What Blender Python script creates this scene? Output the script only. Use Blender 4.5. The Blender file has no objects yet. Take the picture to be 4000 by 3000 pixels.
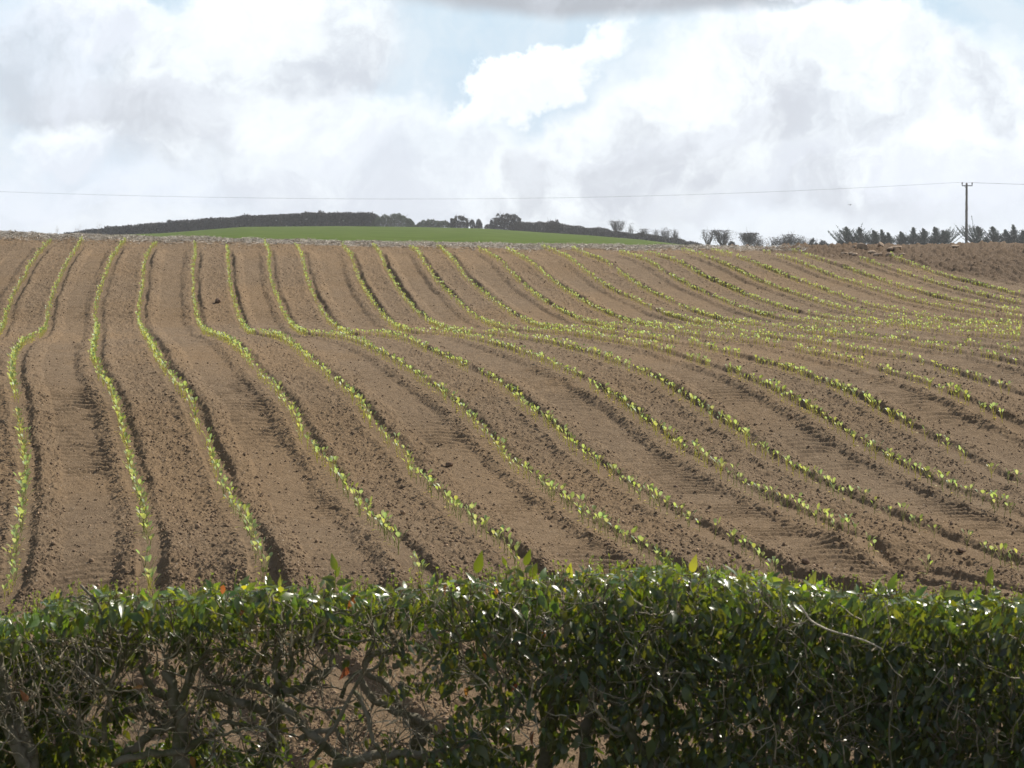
import bpy, math, random
import numpy as np
from mathutils import Vector

# ------------------------------------------------------------------ camera, sky, sun, exposure
SC = bpy.context.scene
COL = SC.collection
F = 5600.0            # focal length in photo pixels (photo is 4000 wide)
H0 = 1200.0           # photo row of the eye level
random.seed(7); RNG = np.random.default_rng(11)
rad = math.radians

cd = bpy.data.cameras.new('camera'); cam = bpy.data.objects.new('camera', cd); COL.objects.link(cam)
cam.location = (0, 0, 0); cam.rotation_euler = (rad(90), 0, 0)
cd.sensor_width = 36; cd.lens = 36 * F / 4000; cd.shift_y = -300 / 4000
cd.clip_start = 0.05; cd.clip_end = 12000
cd.dof.use_dof = True; cd.dof.focus_distance = 15; cd.dof.aperture_fstop = 13
SC.camera = cam
SC.view_settings.view_transform = 'Standard'; SC.view_settings.look = 'None'
SC.view_settings.exposure = 0.24; SC.view_settings.gamma = 1

SUN_AZ = -50      # degrees left of the viewing direction
SUN_EL = 44
sd = bpy.data.lights.new('sun', 'SUN'); sun = bpy.data.objects.new('sun', sd); COL.objects.link(sun)
sd.energy = 5.0; sd.angle = rad(0.6); sd.color = (1.0, 0.93, 0.82)
to_sun = Vector((-math.sin(rad(SUN_AZ)) * math.cos(rad(SUN_EL)), math.cos(rad(SUN_AZ)) * math.cos(rad(SUN_EL)), math.sin(rad(SUN_EL))))
sun.rotation_euler = to_sun.to_track_quat('Z', 'Y').to_euler()

class NT:
    """small helper for building node trees"""
    def __init__(s, nt): s.t = nt; s.n = nt.nodes; s.l = nt.links
    def new(s, typ, **kw):
        o = s.n.new(typ)
        for k, v in kw.items(): setattr(o, k, v)
        return o
    def put(s, sock, v):
        if isinstance(v, bpy.types.NodeSocket): s.l.new(v, sock)
        elif v is not None: sock.default_value = v
    def m(s, op, a, b=None, c=None, clamp=False):
        o = s.new('ShaderNodeMath', operation=op, use_clamp=clamp)
        for i, v in enumerate((a, b, c)): s.put(o.inputs[i], v) if v is not None else None
        return o.outputs[0]
    def vm(s, op, a, b=None, out=0):
        o = s.new('ShaderNodeVectorMath', operation=op)
        s.put(o.inputs[0], a)
        if b is not None: s.put(o.inputs[1], b)
        return o.outputs[out]
    def mix(s, f, a, b):
        o = s.new('ShaderNodeMix', data_type='RGBA'); s.put(o.inputs[0], f)
        for i, v in ((6, a), (7, b)):
            if isinstance(v, tuple) and len(v) == 3: v = v + (1,)
            s.put(o.inputs[i], v)
        return o.outputs[2]
    def noise(s, vec, scale, detail=3, rough=0.5, out=0):
        o = s.new('ShaderNodeTexNoise'); s.put(o.inputs['Vector'], vec)
        o.inputs['Scale'].default_value = scale; o.inputs['Detail'].default_value = detail; o.inputs['Roughness'].default_value = rough
        return o.outputs[out]
    def ss(s, v, lo, hi, a=0.0, b=1.0):
        o = s.new('ShaderNodeMapRange', interpolation_type='SMOOTHSTEP'); s.put(o.inputs[0], v)
        o.inputs[1].default_value = lo; o.inputs[2].default_value = hi; o.inputs[3].default_value = a; o.inputs[4].default_value = b
        return o.outputs[0]

def build_world():
    w = bpy.data.worlds.new('World'); SC.world = w; w.use_nodes = True
    T = NT(w.node_tree); w.node_tree.nodes.clear()
    out = T.new('ShaderNodeOutputWorld'); bg = T.new('ShaderNodeBackground')
    T.l.new(bg.outputs[0], out.inputs[0])
    sky = T.new('ShaderNodeTexSky', sky_type='NISHITA'); sky.sun_disc = False
    sky.sun_elevation = rad(SUN_EL); sky.sun_rotation = rad(-SUN_AZ); sky.air_density = 1.0; sky.dust_density = 1.5
    g = T.new('ShaderNodeTexCoord').outputs['Generated']
    sep = T.new('ShaderNodeSeparateXYZ'); T.l.new(g, sep.inputs[0]); X, Y, Z = sep.outputs
    az = T.m('ARCTAN2', X, Y); el = T.m('ARCSINE', Z)
    # warp the cloud coordinates so that outlines billow
    n1 = T.noise(g, 7.0, 5, .55, 1); n2 = T.noise(g, 34.0, 6, .62, 1)
    w1 = T.vm('SCALE', T.vm('SUBTRACT', n1, (.5, .5, .5))); w1.node.inputs[3].default_value = .12
    w2 = T.vm('SCALE', T.vm('SUBTRACT', n2, (.5, .5, .5))); w2.node.inputs[3].default_value = .040
    cmb = T.new('ShaderNodeCombineXYZ'); T.l.new(az, cmb.inputs[0]); T.l.new(el, cmb.inputs[1])
    p = T.vm('ADD', T.vm('ADD', cmb.outputs[0], w1), w2)
    p2 = T.vm('MULTIPLY', p, (1, 1, 0))
    psoft = T.vm('MULTIPLY', T.vm('ADD', cmb.outputs[0], w1), (1, 1, 0))
    def blob(x, y, rx, ry, rot=0, hard=0.0, soft=False):
        c = ((x - 2000) / F, (H0 - y) / F, 0); r = (rx / F, ry / F)
        q = T.vm('SUBTRACT', psoft if soft else p2, c)
        if rot:
            o = T.new('ShaderNodeVectorRotate', rotation_type='Z_AXIS'); T.l.new(q, o.inputs[0]); o.inputs['Angle'].default_value = rad(rot); q = o.outputs[0]
        q = T.vm('MULTIPLY', q, (1 / r[0], 1 / r[1], 0))
        l = T.vm('LENGTH', q, out=1)
        return T.ss(l, 1.5 - hard, 0.35 + hard * .5)
    hz = T.ss(el, .04, .30); plain = T.vm('ADD', cmb.outputs[0], T.vm('MULTIPLY', w1, (.5, .22, 0)))
    nd = T.noise(psoft, 14.0, 6, .6); nf = T.noise(p2, 40.0, 6, .65)
    col = T.mix(T.ss(nd, .35, .65), T.mix(hz, (.60, .70, .80), (.50, .66, .78)), T.mix(hz, (.72, .78, .84), (.60, .72, .81)))
    for (x, y, rx, ry, rot, hard, op, lo, hi) in CLOUDS:
        c = ((x - 2000) / F, (H0 - y) / F, 0)
        q = T.vm('SUBTRACT', plain if lo < .5 else p2, c)
        if rot:
            o = T.new('ShaderNodeVectorRotate', rotation_type='Z_AXIS'); T.l.new(q, o.inputs[0]); o.inputs['Angle'].default_value = rad(rot); q = o.outputs[0]
        q = T.vm('MULTIPLY', q, (F / rx, F / ry, 0)); l = T.vm('LENGTH', q, out=1)
        mask = T.m('MULTIPLY', T.ss(l, 1.25 - hard * .3, .55 + hard * .42), op)
        sq = T.new('ShaderNodeSeparateXYZ'); T.l.new(q, sq.inputs[0])
        t = T.m('MULTIPLY_ADD', sq.outputs[1], .42, T.m('MULTIPLY_ADD', T.m('SUBTRACT', nd, .5), 2.0, T.m('MULTIPLY_ADD', T.m('SUBTRACT', nf, .5), .9, .5)))
        g3 = lambda v: (v * .925, v * .98, v * 1.075 if v < .9 else v * 1.02)
        cc = T.mix(T.ss(t, 0.14, .84), g3(lo), g3(hi))
        col = T.mix(mask, col, cc)
    # away from the photographed part of the sky: broken cloud over clear sky
    n3 = T.noise(g, 2.2, 6, .6)
    cover = T.ss(n3, .42, .62, 0, 1)
    clear = T.vm('SCALE', sky.outputs[0]); clear.node.inputs[3].default_value = .075
    clcol = T.mix(T.ss(n3, .5, .75), (.38, .41, .46), (.19, .22, .27))
    other = T.mix(cover, clear, clcol)
    front = T.m('MULTIPLY', T.ss(el, .30, .48, 1, 0), T.ss(T.m('ABSOLUTE', az), .55, 1.1, 1, 0))
    col = T.mix(front, other, col)
    T.l.new(col, bg.inputs[0]); bg.inputs[1].default_value = SKY_STRENGTH

SKY_STRENGTH = 1.0
#          x     y    rx   ry  rot hard soft amp
CLOUDS = [(2000, 900, 4000, 330, 0, 0, .70, .70, .88), (1500, 640, 700, 240, 0, .2, .8, .72, .92), (300, 250, 420, 260, 0, .2, .7, .60, .86),
          (1000, 260, 620, 330, -25, .35, .9, .64, .95), (1000, 30, 300, 210, 0, .4, .95, .90, 1.10), (450, 120, 330, 110, 0, .2, .8, .80, 1.02),
          (620, 410, 520, 100, 6, 0, .7, .60, .72), (330, 540, 230, 150, 0, .3, .85, .80, 1.02), (1250, 480, 380, 150, 0, .1, .7, .80, 1.0),
          (3300, 480, 1000, 370, 4, .45, .92, .65, .96), (3250, 210, 420, 110, 0, .3, .85, .86, 1.08), (3750, 660, 380, 160, 0, .2, .8, .86, 1.04),
          (2450, 640, 780, 330, -22, .55, .95, .64, .94), (2080, 320, 420, 90, -24, .5, .95, .92, 1.10), (2650, 560, 520, 80, -8, 0, .6, .64, .74), (2950, 700, 480, 80, -14, 0, .5, .82, .94),
          (2050, 660, 110, 150, 14, 0, .7, .60, .70), (2300, 1000, 4000, 190, 0, 0, .6, .82, .90),
          (2400, -25, 1050, 125, 1, .3, .95, .46, .60), (3250, 40, 560, 60, 0, .1, .8, .80, .92)]
build_world()

# ------------------------------------------------------------------ helpers
def mat(name, base, rough=.9, spec=.2, trans=0.0, tcol=None, var=None, scale=20, bump=0, bscale=100, detail=4, attr=None):
    m = bpy.data.materials.new(name); m.use_nodes = True
    T = NT(m.node_tree); b = T.n['Principled BSDF']; out = T.n['Material Output']
    b.inputs['Roughness'].default_value = rough; b.inputs['Specular IOR Level'].default_value = spec
    g = T.new('ShaderNodeTexCoord').outputs['Object']
    col = base + (1,)
    if var:
        f = T.ss(T.noise(g, scale, detail, .6), .36, .64)
        col = T.mix(f, base, var)
    if attr:
        a = T.new('ShaderNodeAttribute', attribute_name=attr)
        mm = T.new('ShaderNodeMix', data_type='RGBA', blend_type='MULTIPLY'); mm.inputs[0].default_value = 1
        T.put(mm.inputs[6], col); T.l.new(a.outputs[0], mm.inputs[7]); col = mm.outputs[2]
    T.put(b.inputs['Base Color'], col)
    if bump:
        bn = T.new('ShaderNodeBump'); bn.inputs['Strength'].default_value = 1; bn.inputs['Distance'].default_value = bump
        T.l.new(T.noise(g, bscale, 4, .6), bn.inputs['Height']); T.l.new(bn.outputs[0], b.inputs['Normal'])
    if trans:
        tr = T.new('ShaderNodeBsdfTranslucent'); mx = T.new('ShaderNodeMixShader'); mx.inputs[0].default_value = trans
        tc = (tcol or base) + (1,)
        if attr:
            m3 = T.new('ShaderNodeMix', data_type='RGBA', blend_type='MULTIPLY'); m3.inputs[0].default_value = 1
            T.put(m3.inputs[6], tc); T.l.new(a.outputs[0], m3.inputs[7]); tc = m3.outputs[2]
        T.put(tr.inputs[0], tc)
        T.l.new(b.outputs[0], mx.inputs[1]); T.l.new(tr.outputs[0], mx.inputs[2]); T.l.new(mx.outputs[0], out.inputs[0])
    return m

def mesh(name, V, Fc, m=None, smooth=True, col=None):
    """V (n,3); Fc: list of int arrays (k,3) / (k,4)"""
    me = bpy.data.meshes.new(name); V = np.asarray(V, np.float32)
    Fc = [np.asarray(f, np.int32) for f in Fc if len(f)]
    me.vertices.add(len(V)); me.vertices.foreach_set('co', V.ravel())
    tot = sum(f.size for f in Fc); np_ = sum(len(f) for f in Fc)
    me.loops.add(tot); me.polygons.add(np_)
    me.loops.foreach_set('vertex_index', np.concatenate([f.ravel() for f in Fc]))
    st = []; o = 0
    for f in Fc: st.append(o + np.arange(len(f)) * f.shape[1]); o += f.size
    me.polygons.foreach_set('loop_start', np.concatenate(st).astype(np.int32))
    me.update(calc_edges=True); me.validate()
    if smooth: me.polygons.foreach_set('use_smooth', np.ones(len(me.polygons), bool))
    if col is not None:
        a = me.color_attributes.new('tint', 'FLOAT_COLOR', 'POINT')
        c = np.ones((len(V), 4), np.float32); c[:, :3] = col; a.data.foreach_set('color', c.ravel())
    if m: me.materials.append(m)
    return me

def obj(name, me, parent=None, loc=(0, 0, 0)):
    o = bpy.data.objects.new(name, me); COL.objects.link(o); o.location = loc
    if parent: o.parent = parent
    return o
def tag(o, label=None, cat=None, group=None, kind=None):
    if label: o['label'] = label
    if cat: o['category'] = cat
    if group: o['group'] = group
    if kind: o['kind'] = kind
    return o
def empty(name, loc, rz=0):
    o = bpy.data.objects.new(name, None); COL.objects.link(o); o.location = loc; o.rotation_euler.z = rz; o.empty_display_size = .1
    return o

class MB:
    """collects pieces of mesh, builds one object"""
    def __init__(s): s.V = []; s.T = []; s.Q = []; s.C = []; s.n = 0
    def add(s, V, T=None, Q=None, c=None):
        V = np.asarray(V, float)
        if T is not None and len(T): s.T.append(np.asarray(T) + s.n)
        if Q is not None and len(Q): s.Q.append(np.asarray(Q) + s.n)
        s.V.append(V); s.C.append(np.tile(np.array(c if c is not None else (1, 1, 1), float), (len(V), 1)) if c is None or np.ndim(c) == 1 else np.asarray(c)); s.n += len(V)
    def tube(s, P, R, sides=8, gnarl=0.0, cap=True, c=None):
        P = np.asarray(P, float); R = np.asarray(R, float); n = len(P)
        t = np.gradient(P, axis=0); t /= np.linalg.norm(t, axis=1)[:, None] + 1e-9
        ref = np.array([0.13, .97, .2]) if abs(t[0] @ np.array([0.13, .97, .2])) < .8 else np.array([1., 0, 0])
        N = np.empty_like(P); v = ref
        for i in range(n):
            v = v - t[i] * (v @ t[i]); v /= np.linalg.norm(v) + 1e-9; N[i] = v
        B = np.cross(t, N); a = np.arange(sides) / sides * 2 * np.pi
        rr = R[:, None] * (1 + (RNG.normal(0, gnarl, (n, sides)) if gnarl else 0))
        V = P[:, None] + rr[..., None] * (np.cos(a)[None, :, None] * N[:, None] + np.sin(a)[None, :, None] * B[:, None])
        i = np.arange(n - 1)[:, None] * sides; j = np.arange(sides)[None]; k = (j + 1) % sides
        Q = np.stack([i + j, i + k, i + sides + k, i + sides + j], -1).reshape(-1, 4)
        V = V.reshape(-1, 3); T = None
        if cap:
            V = np.vstack([V, P[0] - t[0] * R[0] * .3, P[-1] + t[-1] * R[-1] * .6]); a0 = n * sides; j = np.arange(sides); k = (j + 1) % sides
            T = np.vstack([np.c_[np.full(sides, a0), k, j], np.c_[np.full(sides, a0 + 1), (n - 1) * sides + j, (n - 1) * sides + k]])
        s.add(V, T, Q, c)
    def build(s, name, m, parent=None, smooth=True, loc=(0, 0, 0)):
        V = np.vstack(s.V) - np.asarray(loc if parent is None else (0, 0, 0))
        me = mesh(name, V, [np.vstack(s.T) if s.T else [], np.vstack(s.Q) if s.Q else []], m, smooth, np.vstack(s.C))
        return obj(name, me, parent, loc)

def P3(px, py, d):
    px = np.asarray(px, float); py = np.asarray(py, float); d = np.asarray(d, float)
    return np.stack(np.broadcast_arrays((px - 2000) / F * d, d, (H0 - py) / F * d), -1)

def catmull(P, n):
    P = np.asarray(P, float)
    if len(P) < 3:
        t = np.linspace(0, 1, n)[:, None]; return P[0] * (1 - t) + P[-1] * t
    Q = np.vstack([2 * P[0] - P[1], P, 2 * P[-1] - P[-2]]); t = np.linspace(0, len(P) - 1 - 1e-6, n); i = t.astype(int); u = (t - i)[:, None]
    a, b, c, d = Q[i], Q[i + 1], Q[i + 2], Q[i + 3]
    return .5 * (2 * b + (c - a) * u + (2 * a - 5 * b + 4 * c - d) * u * u + (3 * b - a - 3 * c + d) * u ** 3)

_lat = [np.random.default_rng(100 + i).random((256, 256)) for i in range(12)]
def vnoise(x, y, sc, k=0):
    x = np.asarray(x, float) / sc + 37.1 * k; y = np.asarray(y, float) / sc + 11.7 * k; xi = np.floor(x).astype(int); yi = np.floor(y).astype(int)
    fx = x - xi; fy = y - yi; fx = fx * fx * (3 - 2 * fx); fy = fy * fy * (3 - 2 * fy); L = _lat[k % 12]
    g = lambda i, j: L[(xi + i) & 255, (yi + j) & 255]
    return (g(0, 0) * (1 - fx) + g(1, 0) * fx) * (1 - fy) + (g(0, 1) * (1 - fx) + g(1, 1) * fx) * fy
def lumps(x, y, cell, rmin, rmax, k=0, prob=1.0):
    """height of round clods strewn one per cell"""
    xi = np.floor(x / cell).astype(int); yi = np.floor(y / cell).astype(int); out = np.zeros_like(x)
    for i in (-1, 0, 1):
        for j in (-1, 0, 1):
            a = (xi + i) & 255; b = (yi + j) & 255
            cx = (xi + i + _lat[k][a, b]) * cell; cy = (yi + j + _lat[(k + 1) % 12][a, b]) * cell
            r = rmin + (rmax - rmin) * _lat[(k + 2) % 12][a, b] ** 2; on = _lat[(k + 3) % 12][a, b] < prob
            q = 1 - ((x - cx) ** 2 + (y - cy) ** 2) / r ** 2
            out = np.maximum(out, np.where(on, np.sqrt(np.maximum(q, 0)) * r * .8, 0))
    return out
def sstep(x, a, b):
    t = np.clip((x - a) / (b - a), 0, 1); return t * t * (3 - 2 * t)

# ------------------------------------------------------------------ the lie of the land
ROWS={
1:[(200,947),(160,985),(130,1025),(110,1060),(95,1090),(65,1140),(40,1180),(35,1215),(20,1260),(5,1300),(-15,1330),(-80,1352),(-170,1378),(-215,1420),(-240,1480),(-245,1600),(-235,1750),(-260,1900),(-300,2100),(-380,2330)],
2:[(323,948),(290,990),(260,1035),(240,1080),(215,1135),(197,1180),(190,1225),(187,1265),(175,1300),(160,1320),(120,1333),(85,1350),(60,1385),(45,1430),(47,1480),(58,1540),(65,1600),(70,1670),(90,1730),(97,1780),(100,1850),(92,1900),(88,1960),(85,2040),(75,2100),(62,2170),(52,2240),(45,2310),(15,2360)],
3:[(490,945),(455,985),(430,1030),(415,1075),(400,1120),(385,1160),(375,1200),(370,1235),(378,1270),(382,1300),(375,1335),(362,1370),(365,1420),(380,1460),(400,1490),(425,1530),(445,1570),(455,1600),(470,1660),(475,1700),(485,1730),(500,1790),(507,1830),(520,1880),(535,1930),(550,1980),(565,2040),(575,2100),(580,2150),(580,2200),(578,2260),(575,2340)],
4:[(612,955),(585,980),(568,1020),(560,1060),(562,1090),(557,1130),(545,1180),(540,1230),(540,1270),(555,1305),(585,1335),(600,1375),(620,1420),(640,1450),(670,1485),(700,1530),(725,1560),(745,1580),(755,1620),(765,1660),(780,1690),(795,1730),(820,1780),(840,1830),(855,1880),(870,1930),(895,1970),(920,2010),(950,2050),(975,2090),(1000,2140),(1010,2190),(1025,2240),(1045,2300)],
5:[(762,962),(765,1000),(752,1050),(755,1100),(757,1170),(765,1230),(775,1275),(800,1310),(850,1320),(890,1335),(920,1365),(960,1400),(985,1440),(1020,1480),(1060,1520),(1090,1550),(1115,1580),(1140,1610),(1150,1640),(1175,1690),(1190,1740),(1230,1765),(1250,1800),(1294,1850),(1316,1900),(1362,1950),(1402,1990),(1425,2030),(1452,2055),(1502,2085),(1533,2115),(1560,2150),(1592,2185),(1633,2225),(1655,2290)],
6:[(885,970),(893,1010),(893,1060),(895,1100),(905,1140),(915,1190),(930,1240),(950,1290),(985,1315),(1030,1310),(1080,1325),(1120,1340),(1150,1370),(1190,1400),(1225,1440),(1265,1465),(1300,1500),(1340,1530),(1370,1550),(1400,1590),(1430,1640),(1455,1665),(1480,1695),(1510,1725),(1550,1770),(1588,1810),(1608,1865),(1651,1900),(1692,1940),(1741,1970),(1768,2010),(1814,2040),(1859,2075),(1886,2090),(1940,2120),(1985,2160),(2010,2200),(2050,2250)],
7:[(1035,962),(1055,990),(1050,1030),(1050,1060),(1058,1100),(1072,1150),(1095,1200),(1115,1250),(1150,1290),(1180,1313),(1220,1312),(1290,1320),(1345,1330),(1400,1345),(1440,1370),(1480,1390),(1520,1410),(1560,1435),(1600,1460),(1640,1490),(1680,1520),(1720,1545),(1750,1570),(1790,1605),(1820,1630),(1860,1670),(1895,1710),(1930,1750),(1960,1790),(2005,1830),(2080,1885),(2120,1918),(2180,1963),(2235,2003),(2290,2045),(2345,2080),(2402,2107),(2452,2143),(2530,2166),(2556,2190),(2600,2225)],
8:[(1155,970),(1180,1000),(1185,1040),(1195,1090),(1215,1140),(1240,1190),(1260,1230),(1280,1260),(1310,1285),(1345,1310),(1400,1313),(1450,1313),(1500,1317),(1560,1330),(1620,1350),(1660,1370),(1700,1390),(1740,1405),(1785,1430),(1830,1455),(1880,1470),(1920,1490),(1960,1515),(2000,1545),(2030,1580),(2070,1615),(2110,1645),(2150,1675),(2200,1720),(2240,1765),(2303,1818),(2366,1850),(2425,1895),(2484,1936),(2533,1967),(2583,2000),(2642,2026),(2705,2058),(2769,2089),(2827,2121),(2877,2144),(2927,2166),(2985,2207),(3068,2275)],
9:[(1335,970),(1375,1000),(1380,1040),(1395,1080),(1420,1130),(1450,1180),(1480,1220),(1510,1260),(1545,1288),(1590,1303),(1640,1306),(1700,1309),(1750,1312),(1800,1320),(1850,1332),(1910,1348),(1960,1362),(2000,1375),(2050,1395),(2110,1415),(2160,1440),(2230,1470),(2290,1495),(2330,1530),(2370,1555),(2415,1580),(2460,1610),(2490,1640),(2540,1680),(2570,1700),(2620,1740),(2660,1775),(2741,1809),(2836,1868),(2918,1922),(3014,1972),(3104,1999),(3212,2053),(3276,2090),(3375,2135),(3434,2162),(3497,2198),(3580,2225),(3637,2252)],
10:[(1455,968),(1490,1000),(1500,1040),(1520,1080),(1545,1120),(1575,1160),(1600,1200),(1640,1240),(1680,1270),(1720,1286),(1760,1297),(1830,1305),(1900,1309),(1950,1316),(2000,1325),(2060,1332),(2118,1338),(2175,1350),(2224,1368),(2263,1377),(2320,1395),(2410,1430),(2480,1455),(2560,1490),(2610,1530),(2700,1580),(2750,1620),(2780,1650),(2850,1680),(2900,1720),(2930,1765),(3059,1823),(3150,1880),(3226,1905),(3267,1940),(3348,1967),(3438,2012),(3542,2053),(3583,2067),(3646,2090),(3760,2135),(3800,2152),(3863,2175),(3927,2198),(3990,2238)],
11:[(1600,972),(1640,1000),(1660,1040),(1685,1075),(1720,1120),(1760,1160),(1810,1210),(1850,1245),(1900,1273),(1950,1286),(2000,1293),(2050,1298),(2100,1301),(2160,1304),(2236,1312),(2303,1325),(2371,1335),(2439,1347),(2518,1361),(2588,1377),(2650,1396),(2740,1425),(2814,1449),(2900,1480),(3005,1525),(3068,1567),(3150,1607),(3217,1652),(3303,1711),(3343,1738),(3416,1784),(3479,1812),(3556,1850),(3633,1890),(3687,1913),(3723,1935),(3805,1958),(3863,1976),(3913,2003),(3972,2030)],
12:[(1710,968),(1750,1000),(1785,1045),(1815,1090),(1860,1130),(1900,1165),(1950,1200),(2000,1235),(2045,1262),(2100,1280),(2154,1288),(2213,1294),(2270,1297),(2326,1299),(2371,1303),(2416,1311),(2462,1318),(2530,1330),(2586,1338),(2633,1343),(2705,1354),(2791,1377),(2859,1392),(2949,1418),(2995,1431),(3059,1445),(3113,1467),(3181,1494),(3249,1512),(3280,1530),(3316,1555),(3362,1571),(3393,1589),(3438,1621),(3488,1648),(3533,1671),(3579,1702),(3651,1734),(3692,1757),(3732,1784),(3778,1806),(3827,1835),(3882,1863),(3927,1881),(3985,1904)],
13:[(1870,985),(1920,1000),(1950,1020),(1980,1060),(2040,1115),(2080,1150),(2120,1182),(2168,1209),(2213,1236),(2247,1252),(2303,1268),(2360,1281),(2410,1287),(2462,1290),(2507,1292),(2550,1294),(2595,1298),(2647,1305),(2697,1314),(2753,1325),(2821,1334),(2912,1340),(2979,1349),(3047,1361),(3136,1380),(3188,1392),(3249,1405),(3294,1416),(3362,1432),(3434,1454),(3493,1472),(3579,1494),(3642,1521),(3701,1544),(3769,1571),(3841,1612),(3913,1639),(3981,1684)],
14:[(1976,980),(2010,995),(2045,1012),(2090,1045),(2136,1090),(2194,1130),(2253,1171),(2303,1200),(2360,1225),(2405,1248),(2450,1264),(2530,1277),(2563,1282),(2610,1285),(2660,1287),(2708,1290),(2765,1295),(2810,1299),(2855,1304),(2934,1312),(3000,1321),(3068,1332),(3147,1341),(3203,1350),(3249,1359),(3294,1369),(3350,1379),(3395,1387),(3463,1396),(3511,1403),(3552,1412),(3590,1422),(3628,1433),(3723,1467),(3832,1494),(3904,1526),(3985,1550)],
15:[(2118,972),(2160,990),(2210,1005),(2240,1030),(2270,1055),(2300,1080),(2353,1117),(2410,1148),(2450,1165),(2550,1214),(2595,1232),(2652,1248),(2715,1264),(2753,1272),(2799,1277),(2844,1282),(2889,1285),(2940,1286),(3000,1288),(3068,1293),(3136,1300),(3192,1308),(3237,1315),(3294,1322),(3362,1328),(3441,1336),(3529,1347),(3602,1358),(3658,1366),(3692,1371),(3749,1381),(3828,1394),(3896,1408),(3952,1424),(3997,1437)],
16:[(2235,981),(2300,1005),(2360,1025),(2400,1055),(2430,1080),(2461,1103),(2533,1144),(2610,1180),(2658,1207),(2708,1223),(2765,1241),(2821,1255),(2889,1266),(2934,1273),(3000,1278),(3080,1283),(3154,1288),(3260,1298),(3362,1309),(3440,1317),(3507,1324),(3600,1334),(3700,1345),(3780,1354),(3862,1363),(3914,1372),(3986,1392)],
17:[(2416,990),(2490,1010),(2542,1031),(2588,1067),(2633,1094),(2700,1126),(2741,1149),(2805,1171),(2859,1198),(2927,1221),(3000,1241),(3045,1250),(3102,1259),(3158,1265),(3203,1270),(3260,1275),(3340,1278),(3420,1280),(3500,1282),(3568,1287),(3613,1294),(3681,1303),(3749,1309),(3805,1313),(3850,1317),(3896,1321),(3941,1327),(3993,1335)],
18:[(2524,995),(2600,1010),(2655,1031),(2710,1065),(2768,1094),(2836,1121),(2904,1158),(2950,1176),(3000,1192),(3045,1204),(3090,1218),(3147,1231),(3192,1241),(3237,1249),(3305,1259),(3362,1266),(3430,1271),(3500,1274),(3613,1280),(3726,1287),(3771,1291),(3839,1297),(3896,1303),(3952,1309),(3993,1315)],
19:[(2665,984),(2740,1003),(2814,1031),(2882,1063),(2940,1094),(3000,1117),(3068,1144),(3136,1167),(3203,1190),(3271,1211),(3339,1226),(3407,1238),(3475,1247),(3568,1258),(3636,1265),(3692,1270),(3760,1274),(3862,1280),(3993,1292)],
20:[(2778,986),(2850,1002),(2904,1016),(2963,1040),(3000,1056),(3090,1094),(3181,1126),(3271,1162),(3362,1194),(3452,1214),(3500,1225),(3568,1236),(3636,1247),(3703,1255),(3760,1262),(3862,1268),(3930,1273),(3993,1278)],
21:[(2981,993),(3068,1013),(3136,1036),(3203,1067),(3249,1085),(3316,1108),(3407,1135),(3475,1158),(3542,1178),(3610,1192),(3678,1207),(3769,1221),(3859,1235),(3949,1245),(4000,1250)],
22:[(3095,990),(3181,1013),(3271,1040),(3339,1067),(3407,1090),(3475,1117),(3565,1140),(3633,1160),(3723,1180),(3814,1198),(3904,1216),(3985,1232)],
23:[(3362,1018),(3429,1040),(3497,1065),(3588,1092),(3655,1114),(3723,1132),(3814,1153),(3904,1176),(3985,1194)],
24:[(3479,1013),(3542,1031),(3633,1067),(3701,1088),(3769,1103),(3836,1121),(3904,1140),(3985,1162)],
}
DT=[[27.86,28.6,29.33,30.05,30.69,31.23,31.6,31.81,31.93,32.0],[26.7,27.19,27.7,28.29,28.96,29.57,29.87,29.81,29.7,29.6],[25.5,25.73,25.95,26.3,26.76,27.04,27.4,27.43,27.32,27.29],[24.46,24.64,24.83,25.19,25.66,25.95,26.1,25.94,26.04,25.86],[23.5,23.71,23.95,24.33,24.66,24.87,24.85,24.62,24.6,24.32],[22.64,22.84,23.05,23.36,23.53,23.59,23.62,23.47,23.02,23.11],[22.15,22.27,22.38,22.6,22.67,22.61,22.68,22.36,21.82,21.81],[21.74,21.83,21.86,21.96,21.95,21.83,21.55,21.02,20.96,19.88],[21.25,21.32,21.35,21.36,21.25,21.0,20.49,19.95,19.68,19.6],[20.67,20.61,20.58,20.53,20.1,19.5,18.84,18.7,17.71,18.33],[20.15,19.79,19.53,19.49,18.81,18.15,18.02,17.86,17.16,17.25],[19.54,18.82,18.2,17.82,17.37,17.35,17.54,16.96,16.85,16.04],[18.5,17.61,16.93,16.54,16.42,16.24,16.4,16.12,16.22,15.81],[16.54,16.06,15.69,15.55,15.57,15.27,15.28,15.4,15.05,15.35],[14.48,14.51,14.54,14.62,14.74,14.54,14.42,14.42,14.27,14.19],[13.0,13.3,13.52,13.68,13.74,13.68,13.47,13.57,13.6,13.56],[12.1,12.34,12.56,12.73,12.86,12.89,12.86,12.76,12.6,12.67],[11.58,11.74,11.87,11.97,11.99,12.11,12.15,11.95,11.99,11.74],[10.74,10.93,11.05,11.1,11.13,11.17,11.09,11.2,11.1,11.29],[9.84,9.89,9.9,9.85,9.88,9.92,9.87,9.9,9.97,9.84],[8.9,8.62,8.36,8.2,8.21,8.38,8.42,8.42,8.5,8.56],[7.81,7.71,7.61,7.52,7.44,7.37,7.3,7.2,7.07,6.96],[6.36,6.16,5.96,5.77,5.58,5.4,5.23,5.06,4.89,4.73]]

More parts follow.
